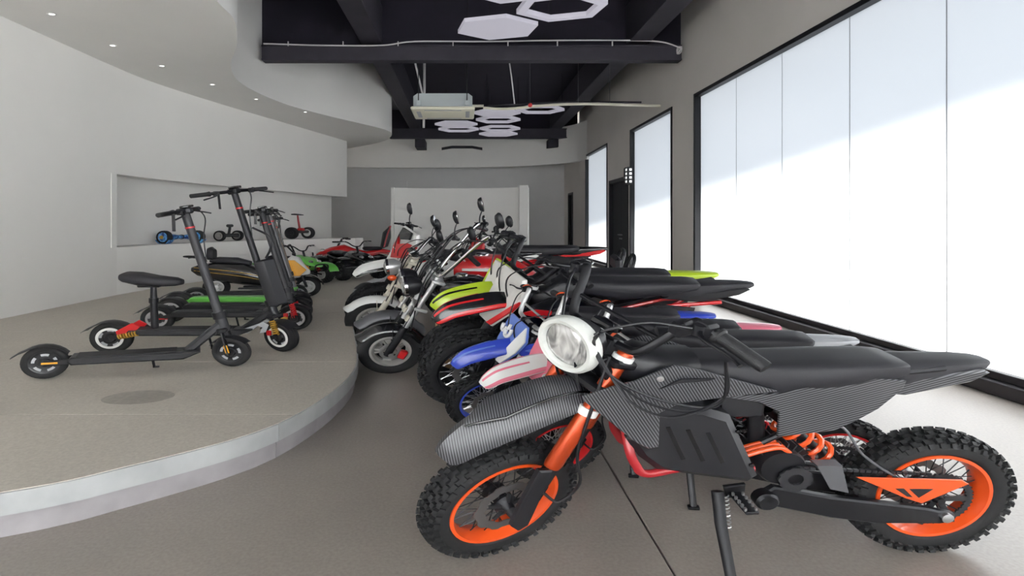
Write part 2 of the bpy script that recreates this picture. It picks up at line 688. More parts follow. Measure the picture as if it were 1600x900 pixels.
# ---- right wall with window and door openings
def wall_with_holes(name, x, y0, y1, z1, holes, th, mt):
    m = MB()
    ys_ = sorted({y0, y1} | {h[0] for h in holes} | {h[1] for h in holes})
    for a, b in zip(ys_[:-1], ys_[1:]):
        hs = sorted([h for h in holes if h[0] <= a and h[1] >= b], key=lambda h: h[2])
        z = 0.0
        for h in hs:
            if h[2] > z + 1e-4:
                m.box((x + th / 2, (a + b) / 2, (z + h[2]) / 2), (th, b - a, h[2] - z))
            z = h[3]
        if z < z1:
            m.box((x + th / 2, (a + b) / 2, (z + z1) / 2), (th, b - a, z1 - z))
    return struct(name, m, mt, smooth=False)


WT = 3.57
wins = [(-2.0, 9.56), (10.57, 13.24), (15.36, 18.1)]
doors = [(13.40, 15.16, 2.48), (20.2, 21.1, 2.46)]
wall_with_holes('wall_right', WALL_X, NEAR_Y, FAR_Y, CEIL, [(a, b, 0.0, WT) for a, b in wins] + [(a, b, 0.0, h) for a, b, h in doors], 0.22, 'wall_warm')


def window(n, y0, y1, seams, depth=0.05):
    x = WALL_X
    m = MB()
    m.box((x + .06, y0 + .03, WT / 2), (.16, .06, WT), bev=.004)
    m.box((x + .06, y1 - .03, WT / 2), (.16, .06, WT), bev=.004)
    m.box((x + .06, (y0 + y1) / 2, WT - .03), (.16, y1 - y0 - .12, .06), bev=.004)
    w = struct('window_%d' % n, m, 'frame_black', smooth=False)
    s = MB().box((x + .05, (y0 + y1) / 2, .05), (.20, y1 - y0 - .12, .10), bev=.005)
    struct('window_sill', s, 'sill_grey', w, smooth=False)
    s = MB().box((x + .08, (y0 + y1) / 2, .13), (.10, y1 - y0 - .12, .06), bev=.005)
    struct('bottom_rail', s, 'sill_grey', w, smooth=False)
    e = [y0 + .06] + seams + [y1 - .06]
    for a, b in zip(e[:-1], e[1:]):
        p = MB().box((x + .09, (a + b) / 2, (.16 + WT - .06) / 2), (.012, b - a - .012, WT - .06 - .16))
        struct('pane', p, 'frosted_glass', w, smooth=False)
        if b < y1 - .1:
            j = MB().box((x + .09, b, (.16 + WT - .06) / 2), (.010, .010, WT - .06 - .16))
            struct('glass_seal', j, 'light_grey', w, smooth=False)


window(1, wins[0][0], wins[0][1], [-.9, .3, 1.5, 2.7, 3.55, 4.66, 5.83, 7.07, 8.26])
window(2, wins[1][0], wins[1][1], [])
window(3, wins[2][0], wins[2][1], [])

# double door in the right wall
y0, y1, h = doors[0]
m = MB()
for yy in (y0 + .05, y1 - .05):
    m.box((WALL_X + .07, yy, h / 2), (.18, .10, h), bev=.004)
m.box((WALL_X + .07, (y0 + y1) / 2, h - .05), (.18, y1 - y0 - .2, .10), bev=.004)
d = struct('door_1', m, 'frame_black', smooth=False)
ymid = (y0 + y1) / 2
for a, b in ((y0 + .10, ymid - .003), (ymid + .003, y1 - .10)):
    lf = struct('door_leaf', MB().box((WALL_X + .10, (a + b) / 2, (h - .1) / 2), (.05, b - a, h - .1), bev=.003), 'door_black', d, smooth=False)
    hy = b - .07 if b < ymid + .01 else a + .07
    hd = MB().bar((WALL_X + .045, hy, 1.0), (WALL_X + .045, hy + (-.13 if b < ymid + .01 else .13), 1.0), .02, .022, .004)
    hd.lathe([(.02, 0), (.02, .05)], (WALL_X + .04, hy, 1.0), (1, 0, 0), 12)
    struct('door_handle', hd, 'steel', lf)
    ky = MB().lathe([(.022, 0), (.022, .02), (.012, .03)], (WALL_X + .075, hy, .90), (-1, 0, 0), 12)
    struct('lock_cylinder', ky, 'steel', lf)
y0, y1, h = doors[1]
m = MB()
for yy in (y0 + .04, y1 - .04):
    m.box((WALL_X + .07, yy, h / 2), (.18, .08, h))
m.box((WALL_X + .07, (y0 + y1) / 2, h - .04), (.18, y1 - y0 - .16, .08))
d = struct('door_2', m, 'frame_black', smooth=False)
lf = struct('door_leaf', MB().box((WALL_X + .11, (y0 + y1) / 2, (h - .08) / 2), (.05, y1 - y0 - .16, h - .08)), 'door_black', d, smooth=False)
struct('door_handle', MB().box((WALL_X + .06, y0 + .16, 1.0), (.05, .05, .16), bev=.01), 'steel', lf, smooth=False)

# emergency light box beside the double door
t = Thing('emergency_light', 'black emergency light box with white lamp squares beside the double door', 'emergency light')
b = t.part('housing', MB().box((0, 0, 0.21), (.12, .30, .42), bev=.01), 'black_plastic')
for k in range(4):
    t.part('lamp_square', MB().box((-.063, -.08, .07 + k * .095), (.008, .10, .055), bev=.002), 'sign_white', b)
    t.part('lamp_square', MB().box((.02, -.153, .07 + k * .095), (.06, .008, .055), bev=.002), 'sign_white', b)
t.part('side_bracket', MB().box((.02, .17, .21), (.08, .04, .46)), 'black_metal')
t.place((WALL_X - .062, 13.24, 2.24), wide=1.0)

# ---- left wall: curved, with a long display niche
lw = np.array(curve([(-5.36, 8.0), (-5.33, 8.9), (-5.2, 9.7), (-4.85, 11.1), (-4.25, 13.1), (-3.42, 15.9)], 8))
SHELF, NTOP, SOF = 0.93, 2.06, 3.70


def strip(m, line, z0, z1, th):
    """wall strip standing on a plan line, thickness th to its outer (left) side"""
    P = np.array(line)
    tg = np.gradient(P, axis=0)
    tg /= np.linalg.norm(tg, axis=1)[:, None]
    nr = np.stack([-tg[:, 1], tg[:, 0]], 1)
    secs = [[(p[0], p[1], z0), (p[0], p[1], z1), (p[0] + q[0] * th, p[1] + q[1] * th, z1), (p[0] + q[0] * th, p[1] + q[1] * th, z0)] for p, q in zip(P, nr)]
    return m.loft(secs)


m = MB()
m.box((-5.46, 2.2, CEIL / 2), (.2, 12.4, CEIL))
strip(m, lw, NTOP, SOF + .02, .25)
low = np.array(curve([(-5.36, 8.4), (-5.2, 9.7), (-4.75, 11.0), (-3.95, 12.4), (-2.72, 13.6)], 8))
strip(m, low, PLAT, SHELF - .0, .9)
wl = struct('wall_left', m, 'wall_paint')
# niche back and end
m = MB()
nb = curve([(-5.75, 7.9), (-5.75, 9.0), (-5.55, 10.5), (-5.0, 12.6), (-4.15, 15.2), (-3.9, 16.0)], 8)
strip(m, nb, PLAT, SOF, .2)
m.box((-5.6, 8.3, (SHELF + NTOP) / 2), (.5, .08, NTOP - SHELF))
struct('wall_niche', m, 'wall_paint')
m = MB().box((-2.66, 13.75, .55), (.16, .3, .76), bev=.005)
struct('trim_1', m, 'wall_paint', smooth=False)

# soffit with a waving front edge
sof = curve([(-2.3, NEAR_Y), (-2.3, 1.0), (-2.35, 3.5), (-2.48, 5.0), (-2.66, 5.84), (-2.72, 6.45), (-3.05, 7.3), (-3.58, 8.36), (-3.82, 9.44), (-3.62, 10.85), (-3.14, 11.95),
             (-2.5, 13.05), (-2.02, 13.95), (-1.95, 14.7), (-2.3, 15.8), (-3.0, 16.7), (-3.8, 17.5)], 8)
pl = [tuple(p) for p in sof] + [(-6.2, 17.5), (-6.2, NEAR_Y)]
n = len(pl)
m = MB()
m.add([(x, y, SOF) for x, y in pl] + [(x, y, CEIL) for x, y in pl],
      [tuple(range(n))[::-1], tuple(range(n, 2 * n))] + [(i, (i + 1) % n, n + (i + 1) % n, n + i) for i in range(n)])
struct('ceiling_soffit', m, 'wall_paint')
# recessed spot lights in the soffit
def solve_spot(px, py):
    yy = (SOF - 1.3) * 850 / (349 - py)
    return (px - 725) * yy / 850, yy
sl = [((81, 22), 'small round spotlight in the white soffit, closest to the viewer'), ((176, 71), 'small round spotlight in the white soffit, second along the row'),
      ((253, 103), 'small round spotlight in the white soffit, third along the row'), ((332, 132), 'small round spotlight in the white soffit, fourth along the row'),
      ((400, 155), 'small round spotlight in the white soffit, fifth along the row'), ((477, 175), 'small round spotlight in the soffit, last one before the wavy tip')]
sl = [(solve_spot(*p), lb) for p, lb in sl]
for (x, y), lb in sl:
    t = Thing('spotlight', lb, 'spotlight', 'soffit spotlights')
    rg = t.part('trim_ring', MB().lathe([(.04, .0), (.038, -.005), (.026, -.003), (.026, .0)], (0, 0, 0), (0, 0, 1), 20), 'white_plastic')
    t.part('lamp', MB().lathe([(.0, -.002), (.024, -.002), (.024, .0)], (0, 0, 0), (0, 0, 1), 16), 'spot_led', rg)
    t.place((x, y, SOF - .001))

struct('wall_outer', MB().box((-6.3, 9.0, CEIL / 2), (.2, 27.0, CEIL)), 'wall_paint', smooth=False)  # unseen outer wall, added to keep sky light from leaking in

# ---- ceiling, beams
struct('ceiling', MB().box((-0.9, 3.05, CEIL + .1), (10.8, 14.3, .2)), 'ceiling_black', smooth=False)
struct('ceiling_far_bay', MB().box((-0.9, 15.1, CEIL_FAR + .1), (10.8, 9.9, .2)), 'ceiling_black', smooth=False)
struct('wall_downstand', MB().box((0.1, 10.19, (4.50 + CEIL) / 2), (7.88, .1, CEIL - 4.50)), 'ceiling_black', smooth=False)
struct('ceiling_end', MB().box((-0.9, 20.9, 4.66), (10.8, 3.0, .1)), 'wall_paint', smooth=False)


def beam(lb, x0, x1, y0, y1, z0, z1, fl=0.0):
    m = MB()
    if fl:      # rolled section: two flanges and a web
        m.box(((x0 + x1) / 2, (y0 + y1) / 2, z0 + .015), (x1 - x0, y1 - y0, .03))
        m.box(((x0 + x1) / 2, (y0 + y1) / 2, z1 - .015), (x1 - x0, y1 - y0, .03))
        m.box(((x0 + x1) / 2, y0 + .03, (z0 + z1) / 2), (x1 - x0, .02, z1 - z0 - .06))
    else:
        m.box(((x0 + x1) / 2, (y0 + y1) / 2, (z0 + z1) / 2), (x1 - x0, y1 - y0, z1 - z0), bev=.01)
    o = struct('ceiling_beam', m, 'beam_black', smooth=False)
    return o


beam('', -1.9, -1.52, NEAR_Y, 20.0, 4.62, CEIL_FAR + .05)
beam('', 3.02, 3.42, NEAR_Y, 20.0, 4.62, CEIL_FAR + .05)
beam('', -3.7, 3.98, 9.93, 10.13, 4.28, 4.56, 1)
beam('', -2.6, 4.0, 19.0, 19.25, 4.28, 4.62, 1)
struct('trim_2', MB().box((0.6, 19.2, 4.95), (6.8, .06, .7)), 'ceiling_black', smooth=False)
for x in (-1.55, 3.15):
    struct('beam_end', MB().box((x, 19.6, 4.13), (.36, .9, .28), bev=.01), 'beam_black', smooth=False)

# ---- far end: curved bulkhead above a recessed wall
bk = curve([(WALL_X, 17.9), (3.6, 19.0), (2.2, 20.1), (0.2, 20.6), (-2.0, 20.7), (-4.6, 20.6)], 8)
m = MB()
strip(m, bk, 3.42, 4.7, -.2)
struct('wall_bulkhead', m, 'wall_paint')
struct('wall_far', MB().box((-.9, FAR_Y + .1, CEIL / 2), (10.8, .2, CEIL)), 'wall_grey', smooth=False)
m = MB().box((-3.6, FAR_Y - .05, 1.5), (2.6, .1, 3.0))
struct('trim_3', m, 'wall_grey', smooth=False)
struct('wall_near', MB().box((-.9, NEAR_Y - .1, 4.9), (10.8, .2, 2.2)).box((-5.7, NEAR_Y - .1, 1.9), (1.2, .2, 3.8)), 'wall_paint', smooth=False)
# unseen glazed front, added behind the viewer to give fill light
m = MB()
m.box((-.5, NEAR_Y - .05, 3.76), (9.2, .12, .08)).box((-.5, NEAR_Y - .05, .05), (9.2, .12, .1))
w4 = struct('window_4', m, 'frame_black', smooth=False)
for k in range(6):
    struct('pane', MB().box((-4.3 + 1.52 * k, NEAR_Y - .05, 1.9), (1.48, .012, 3.6)), 'frosted_glass', w4, smooth=False)

# freestanding curved partition
pt = curve([(-2.15, 16.2), (-1.0, 16.45), (0.2, 16.45), (1.1, 16.25), (1.83, 15.9)], 6)
m = MB()
strip(m, pt, 0.0, 2.36, .2)
m.box((1.74, 15.95, 1.2), (.26, .22, 2.44), bev=.01)
m.box((-2.12, 16.24, 1.18), (.1, .24, 2.38), bev=.01)
solo('partition_wall', m, 'wall_paint', 'freestanding white curved partition wall behind the motorcycles', 'partition')

# dark bent lamp panel on the bulkhead
m = MB()
m.loft([[(x, 20.35 - abs(x + .05) * .25, z - .07), (x, 20.35 - abs(x + .05) * .25, z + .02), (x, 20.45 - abs(x + .05) * .25, z + .02), (x, 20.45 - abs(x + .05) * .25, z - .07)]
        for x, z in ((-.83, 4.09), (-.45, 4.17), (.30, 4.17), (.68, 4.09))])
solo('ceiling_lamp_bar', m, 'black_metal', 'slim black bent bar lamp on the far white bulkhead', 'lamp')

# outside: paving and an unseen canopy, its depth shaped to shade the upper glass
struct('ground_outside', MB().box((14, 9, -.3), (19, 50, .1)), 'outside_paving', smooth=False)
m = MB()
def cw(y):
    return 0.80 + 0.05 * (y - 3)
m.add([(WALL_X + .22, -6, 3.85), (WALL_X + .22, 24, 3.85), (WALL_X + .22 + cw(24), 24, 3.85), (WALL_X + .22 + cw(-6), -6, 3.85),
       (WALL_X + .22, -6, 4.0), (WALL_X + .22, 24, 4.0), (WALL_X + .22 + cw(24), 24, 4.0), (WALL_X + .22 + cw(-6), -6, 4.0)],
      [(0, 1, 2, 3), (7, 6, 5, 4), (0, 4, 5, 1), (1, 5, 6, 2), (2, 6, 7, 3), (3, 7, 4, 0)])
struct('shade_canopy', m, 'canopy', smooth=False)

# ------------------------------------------------------------------ wheels and shared motorcycle parts
def axis_rot(p, d, ang):
    """4x4 rotation by ang about the line through p along d"""
    T = Matrix.Translation(Vector(p))
    return np.array(T @ Matrix.Rotation(ang, 4, Vector(d)) @ T.inverted())


def knobby_tire(c, Rr, w, rim, n=40, knob=.011, seg=48):
    m = MB()
    b = Rr - knob
    h = b - rim
    m.lathe([(rim, -w * .30), (rim + h * .18, -w * .43), (rim + h * .55, -w * .47), (rim + h * .85, -w * .38), (b, -w * .2), (b + .002, 0), (b, w * .2), (rim + h * .85, w * .38),
             (rim + h * .55, w * .47), (rim + h * .18, w * .43), (rim, w * .30)], c, (0, 1, 0), seg, closed=True)
    c = np.array(c)
    for k in range(n):
        for lay in ((0, (-.085, .085), .13, 0.0), (1, (-.235, .235), .13, .5), (2, (-.375, .375), .14, 0.0)):
            _, ys_, kw, ph = lay
            t = 2 * math.pi * (k + ph) / n
            for yy in ys_:
                tilt = yy * 1.5
                rad = b - h * (0.0, .03, .13)[lay[0]]
                e = np.array([math.cos(t), 0, math.sin(t)])
                tg = np.array([-math.sin(t), 0, math.cos(t)])
                y_ = np.array([0, 1.0, 0])
                up = unit(e * math.cos(tilt) + y_ * math.sin(tilt))
                sd = np.cross(up, tg)
                ln = 2 * math.pi * b / n
                m.box(c + e * (rad + knob * .3) + y_ * yy * w + up * 0.002, (ln * .46, w * kw, knob * 1.7), np.stack([tg, sd, up], 1))
        t = 2 * math.pi * (k + .25) / n
        for sg in (-1, 1):
            e = np.array([math.cos(t), 0, math.sin(t)])
            tg = np.array([-math.sin(t), 0, math.cos(t)])
            up = unit(e * .45 + np.array([0, sg, 0]) * .9)
            m.box(c + e * (rim + h * .74) + np.array([0, sg * w * .45, 0]), (2 * math.pi * b / n * .40, h * .26, knob * .8), np.stack([tg, np.cross(up, tg), up], 1))
    return m


def smooth_tire(c, Rr, w, rim, seg=40):
    h = Rr - rim
    return MB().lathe([(rim, -w * .33), (rim + h * .2, -w * .45), (rim + h * .55, -w * .5), (Rr - h * .18, -w * .42), (Rr - h * .05, -w * .30), (Rr - h * .07, -w * .16), (Rr - h * .05, -w * .14), (Rr, 0),
                       (Rr - h * .05, w * .14), (Rr - h * .07, w * .16), (Rr - h * .05, w * .30), (Rr - h * .18, w * .42), (rim + h * .55, w * .5), (rim + h * .2, w * .45), (rim, w * .33)],
                      c, (0, 1, 0), seg, closed=True)


def disc_ring(c, ro, ri, y, th, n=60, wave=.06, lobes=10):
    m = MB()
    V, F = [], []
    for k in range(n):
        t = 2 * math.pi * k / n
        w = 1 + wave * (.5 if math.cos(lobes * t) > 0 else -.5)
        for r, yy in ((ro * w, y - th / 2), (ro * w, y + th / 2), (ri * w, y + th / 2), (ri * w, y - th / 2)):
            V.append((c[0] + r * math.cos(t), c[1] + yy, c[2] + r * math.sin(t)))
    for k in range(n):
        l = (k + 1) % n
        for i in range(4):
            j = (i + 1) % 4
            F.append((k * 4 + i, l * 4 + i, l * 4 + j, k * 4 + j))
    return m.add(V, F)


def spoked_wheel(t, name, c, Rr, w, rim, rim_mat, spoke_mat='black_metal', hub_mat='black_metal', M=None, n=40, knob=.011, nsp=18, sprocket=False, disc_y=.045, detail=True):
    """tire (part) with rim, spokes, hub, brake disc as sub-parts"""
    ti = t.part(name, knobby_tire(c, Rr, w, rim, n, knob).xf(M), 'rubber')
    rw = w * .40
    t.part('rim', MB().lathe([(rim + .004, -rw), (rim + .004, -rw + .006), (rim - .006, -rw * .7), (rim - .012, -rw * .25), (rim - .012, rw * .25), (rim - .006, rw * .7), (rim + .004, rw - .006), (rim + .004, rw),
                              (rim - .007, rw), (rim - .011, rw * .72), (rim - .020, rw * .25), (rim - .020, -rw * .25), (rim - .011, -rw * .72), (rim - .007, -rw)], c, (0, 1, 0), 48, closed=True).xf(M), rim_mat, ti)
    m = MB()
    hr = .030
    for k in range(nsp):
        for sg in (-1, 1):
            a = 2 * math.pi * (k + (.25 if sg > 0 else 0)) / nsp
            for cr in ((1,) if nsp > 16 else (1, -1)):
                o = a + (.75 if k % 2 else -.75) * cr
                p = (c[0] + hr * math.cos(o), c[1] + sg * .032, c[2] + hr * math.sin(o))
                q = (c[0] + (rim - .02) * math.cos(a), c[1] + sg * .004, c[2] + (rim - .02) * math.sin(a))
                m.tube([p, q], .0022, 4)
    t.part('spokes', m.xf(M), spoke_mat, ti, kind='stuff')
    t.part('hub', MB().lathe([(.012, -.075), (.02, -.05), (.038, -.036), (.038, -.028), (.024, -.024), (.024, .024), (.038, .028), (.038, .036), (.02, .05), (.012, .075)], c, (0, 1, 0), 18).xf(M), hub_mat, ti)
    if disc_y is not None:
        t.part('brake_disc', disc_ring(c, rim * .60, rim * .42, disc_y, .004).xf(M), 'disc_steel', ti)
        m = MB()
        for k in range(5):
            a = 2 * math.pi * k / 5
            m.bar((c[0] + .004 * math.cos(a), c[1] + disc_y, c[2] + .004 * math.sin(a)), (c[0] + rim * .36 * math.cos(a + .35), c[1] + disc_y, c[2] + rim * .36 * math.sin(a + .35)), .006, .014)
        t.part('disc_carrier', m.xf(M), 'dark_grey', ti)
    if sprocket:
        t.part('sprocket', disc_ring(c, rim * .62, rim * .50, .055, .006, 120, .05, 40).xf(M), 'dark_grey', ti)
        m = MB()
        for k in range(6):
            a = 2 * math.pi * k / 6
            m.bar((c[0] + .004 * math.cos(a), c[1] + .055, c[2] + .004 * math.sin(a)), (c[0] + rim * .52 * math.cos(a), c[1] + .055, c[2] + rim * .52 * math.sin(a)), .006, .02)
        t.part('sprocket_arms', m.xf(M), 'dark_grey', ti)
    return ti


def cast_wheel(t, name, c, Rr, w, rim, alloy='cast_alloy', M=None, nsp=5, disc=True, tire=None, solid=False):
    ti = t.part(name, (tire or smooth_tire(c, Rr, w, rim)).xf(M), 'rubber')
    rw = w * .36
    t.part('rim', MB().lathe([(rim + .004, -rw), (rim - .012, -rw), (rim - .03, -rw * .5), (rim - .03, rw * .5), (rim - .012, rw), (rim + .004, rw), (rim + .004, rw - .005), (rim + .002, 0), (rim + .004, -rw + .005)],
                             c, (0, 1, 0), 36, closed=True).xf(M), alloy, ti)
    m = MB()
    if solid:
        m.lathe([(.0, -rw * .7), (.03, -rw * .75), (rim * .45, -rw * .4), (rim - .02, -rw * .65), (rim - .02, rw * .65), (rim * .45, rw * .4), (.03, rw * .75), (.0, rw * .7)], c, (0, 1, 0), 28)
    else:
        for k in range(nsp):
            a = 2 * math.pi * k / nsp
            for da in (-.16, .16):
                m.bar((c[0] + .02 * math.cos(a), c[1], c[2] + .02 * math.sin(a)), (c[0] + (rim - .015) * math.cos(a + da), c[1], c[2] + (rim - .015) * math.sin(a + da)), rw * 1.0, .016, .003)
        m.lathe([(.0, -rw * 1.1), (.035, -rw), (.035, rw), (.0, rw * 1.1)], c, (0, 1, 0), 16)
    t.part('wheel_spokes' if not solid else 'wheel_disc', m.xf(M), alloy, ti)
    if disc:
        t.part('brake_disc', disc_ring(c, rim * .55, rim * .34, rw * 1.04, .004, 60, .0).xf(M), 'steel', ti)
    return ti


def mirror_part(t, bar, base, tip, r, face, M, matl='black_plastic'):
    s = t.part('mirror_stem', MB().tube(curve([base, ((base[0] + tip[0]) / 2 + .01, (base[1] + tip[1]) / 2, (base[2] + tip[2]) / 2), tip], 4), .005, 6).xf(M), matl, bar)
    m = MB()
    f = unit(face)
    a, b = frame_of(f)
    rings = []
    for sc_, d in ((.35, -.030), (.8, -.022), (1.0, -.004), (.97, .004)):
        ring = []
        for k in range(14):
            tt = 2 * math.pi * k / 14
            ring.append(np.array(tip) + b * .035 + f * d + sc_ * (a * r * .78 * math.cos(tt) + b * r * 1.15 * math.sin(tt)))
        rings.append(ring)
    m.loft(rings)
    t.part('mirror', m.xf(M), matl, bar)
    m = MB()
    ring0, ring1 = [], []
    for k in range(14):
        tt = 2 * math.pi * k / 14
        q = a * r * .70 * math.cos(tt) + b * r * 1.05 * math.sin(tt)
        ring0.append(np.array(tip) + b * .035 + f * .003 + q)
        ring1.append(np.array(tip) + b * .035 + f * .0055 + q)
    m.loft([ring0, ring1])
    t.part('mirror_glass', m.xf(M), 'mirror_glass', bar)


def coil(p, q, r, turns, wire, n=10):
    p, q = np.array(p, float), np.array(q, float)
    a, b = frame_of(q - p)
    N = turns * n
    return MB().tube([p + (q - p) * k / N + r * (a * math.cos(2 * math.pi * k / n) + b * math.sin(2 * math.pi * k / n)) for k in range(N + 1)], wire, 6)


def shift(m, dx):
    m.V = [(v[0] + dx, v[1], v[2]) for v in m.V]
    return m


# ------------------------------------------------------------------ dirt bike
def dirt_bike(name, label, spec, group=None):
    S = dict(rim='black_metal', spoke='steel', hub='black_metal', fork='silver', fork_low='black_metal', plastic='carbon_shroud', fender='carbon_fender', rear_panel='carbon_panel',
             tail='seat_vinyl', accent='white_plastic', frame='red_tube', swing='black_metal', power='engine', front='plate', plate='white_plastic', steer=28, Rf=.25, Rr=.25, wb=1.27,
             wf=.10, wr=.115, mirror=False, grip='rubber_soft', guard='orange', knob=.011, spring='orange', stripe=None, seat_lift=0.0, tank_wrap=None, bar_mat='black_metal', fender_lift=0.0, tail_dx=0.0, plate_s=1.0, collar=None, nk=40, nsp=18)
    S.update(spec)
    t = Thing(name, label, 'motorcycle', group)
    wb, Rf, Rr = S['wb'], S['Rf'], S['Rr']
    cf, cr = (wb, 0, Rf), (0, 0, Rr)
    ax = unit((-.28, 0, .66))
    base = np.array([wb - .012, 0, Rf - .01])
    M = axis_rot(base, ax, R(S['steer']))
    fwd = np.array([ax[2], 0, -ax[0]])

    def on(tt, f_=0.0, y=0.0):
        return tuple(base + ax * tt + fwd * f_ + np.array([0, y, 0]))

    # wheels
    spoked_wheel(t, 'front_tire', cf, Rf, S['wf'], Rf * .70, S['rim'], S['spoke'], S['hub'], M, S['nk'], S['knob'], S['nsp'])
    spoked_wheel(t, 'rear_tire', cr, Rr, S['wr'], Rr * .68, S['rim'], S['spoke'], S['hub'], None, S['nk'], S['knob'], S['nsp'], True, -.045)
    # fork
    for sg in (1, -1):
        y = .092 * sg
        lg = t.part('fork_leg', MB().tube([on(.22, 0, y), on(.235, 0, y), on(.445, 0, y), on(.455, 0, y)], [.024, .027, .026, .022], 14).xf(M), S['fork'])
        t.part('fork_slider', MB().tube([on(-.01, .0, y), on(.03, .0, y), on(.14, 0, y), on(.235, 0, y)], [.016, .020, .023, .024], 12).xf(M), S['fork_low'], lg)
        t.part('fork_guard', MB().prism([(base[0] + .012, base[2] - .045), (base[0] + .038, base[2] - .01), (base[0] + .018, base[2] + .08), (base[0] - .030, base[2] + .225), (base[0] - .075, base[2] + .208), (base[0] - .042, base[2] + .06), (base[0] - .020, base[2] - .03)],
                                        y + sg * .014 - .012, y + sg * .014 + .012, .005).xf(M), S['fork_low'], lg)
        t.part('fork_seal', MB().tube([on(.447, 0, y), on(.475, 0, y)], .030, 14).xf(M), S['accent'], lg)
        t.part('fork_tube', MB().tube([on(.47, 0, y), on(.70, 0, y), on(.705, 0, y)], [.023, .023, .019], 14).xf(M), S['fork'], lg)
        t.part('fork_cap', MB().tube([on(.672, 0, y), on(.69, 0, y)], .031, 14).xf(M), S['accent'], lg)
        t.part('axle_clamp', MB().lathe([(.0, y - .022), (.019, y - .02), (.019, y + .02), (.0, y + .022)], cf, (0, 1, 0), 14).xf(M), 'dark_grey', lg)
    for tt in (.55, .66):
        t.part('triple_clamp', MB().box(on(tt), (.085, .245, .03), np.stack([fwd, np.array([0, 1, 0]), ax], 1), .008).xf(M), 'black_metal')
    t.part('brake_caliper', MB().box(on(.075, -.055, .052), (.045, .035, .075), np.stack([fwd, np.array([0, 1, 0]), ax], 1), .008).xf(M), S.get('caliper', 'black_metal'))
    t.part('brake_hose', MB().tube(curve([on(.085, -.06, .07), on(.06, -.12, .09), on(.16, -.13, .11), on(.30, -.035, .115), on(.50, .03, .12), on(.68, .06, .1)], 6), .005, 6).xf(M), 'black_plastic')
    # front fender: a long beak arching over the wheel
    fp = curve([(wb + .215, Rf + .30), (wb + .19, Rf + .345), (wb + .12, Rf + .405), (wb + .022, Rf + .447), (wb - .10, Rf + .475), (wb - .20, Rf + .468), (wb - .29, Rf + .41)], 4)
    rows = []
    for k, p in enumerate(fp):
        u = k / (len(fp) - 1)
        w = .040 + .045 * math.sin(min(1, u * 1.6) * math.pi / 2) - .02 * max(0, u - .7)
        dr = .02 + .055 * math.sin(u * math.pi) ** .8
        p = (p[0], p[1] + S['fender_lift'] * min(1, 1.25 - .9 * u))
        rows.append([(p[0] - .02 * abs(q) ** 2, w * q * (1 if abs(q) < 1 else 1.02), p[1] - dr * abs(q) ** 2.2 + (.008 if q == 0 else 0)) for q in (-1, -.85, -.55, -.2, 0, .2, .55, .85, 1)])
    ff = t.part('front_fender', MB().shell(rows, .006).xf(M), S['fender'])
    if S['power'] == 'box':
        i0 = int(len(rows) * .30)
        sp = []
        for k, row in enumerate(rows[i0:]):
            g = min(1, k / 4)
            sp.append([(row[4][0], row[4][1] + (.006 + .05 * g) * q, row[4][2] + .010 - .006 * abs(q) ** 2 - (.010 * (1 - g)) - .012 * g * q * q) for q in (-1, -.6, 0, .6, 1)])
        t.part('fender_spine', MB().shell(sp, .012).xf(M), S['fender'], ff)
        t.part('spine_edge', MB().tube([p[4] for p in sp], .004, 6).xf(M), 'black_gloss', ff)
    if S['stripe']:
        def between(row, q0, q1, dz):
            def at(q):
                k = (q + 1) * 4
                qs = (-1, -.85, -.55, -.2, 0, .2, .55, .85, 1)
                return tuple(float(np.interp(q, qs, [v[i] for v in row])) for i in range(3))
            A, B = at(q0), at(q1)
            return [(A[0], A[1], A[2] + dz), ((A[0] + B[0]) / 2, (A[1] + B[1]) / 2 * 1.015, (A[2] + B[2]) / 2 + dz * 1.3), (B[0], B[1] * 1.01, B[2] + dz)]
        N = len(rows)
        for sg in (1, -1):
            rr = [between(row, sg * .86, sg * 1.0, .003) for row in rows[:int(N * .8)]]
            t.part('fender_decal', MB().shell(rr, .004).xf(M), S.get('stripe2', S['stripe']), ff)
            rr = [between(row, sg * (.16 + .02 * k), sg * (.34 + .012 * k), .0035) for k, row in enumerate(rows[2:int(N * .6)])]
            t.part('fender_decal', MB().shell(rr, .004).xf(M), S['stripe'], ff)
    # lamp or number plate
    if S['front'] == 'lamp':
        c = on(.665, .115)
        Ml = M @ axis_rot(c, (0, 0, 1), R(10))
        d = unit((1, 0, -.04))
        hl = t.part('headlight', MB().lathe([(.0, -.10), (.045, -.095), (.078, -.06), (.092, -.01), (.092, .0)], c, d, 32).xf(Ml), 'black_plastic')
        t.part('wrapped_ring', MB().lathe([(.090, -.022), (.100, -.02), (.106, -.004), (.105, .016), (.097, .026), (.084, .024), (.078, .012), (.086, .0)], c, d, 40, closed=True).xf(Ml), 'foam_wrap', hl, label='white foam wrapped ring')
        t.part('lens', MB().lathe([(.082, .006), (.072, .016), (.05, .024), (.02, .028), (.0, .029)], c, d, 32).xf(Ml), 'lamp_lens', hl)
        for sg in (1, -1):
            t.part('lamp_bracket', MB().bar(on(.60, .01, .1 * sg), on(.665, .075, .095 * sg), .012, .03, .003).xf(M), 'black_metal', hl)
    else:
        ps = S['plate_s']
        pz = S.get('plate_t', .46)
        P = [(yy * ps, pz + (tt - .46) * ps) for yy, tt in ((-.085, .60), (.085, .60), (.115, .52), (.10, .44), (.055, .34), (-.055, .34), (-.10, .44), (-.115, .52))]
        m = MB()
        for off in (S.get('plate_off', .058),):
            A, B = [], []
            for yy, tt in P:
                cv = -.9 * yy * yy * 2
                A.append(on(tt, off + .012 + cv, yy))
                B.append(on(tt, off + cv, yy))
            Ai = [on(pz + (tt - pz) * .93, off + .017 - 1.8 * yy * yy * .86, yy * .93) for yy, tt in P]
            m.loft([B, A, Ai])
        pl_ = t.part('number_plate', m.xf(M), S['plate'])
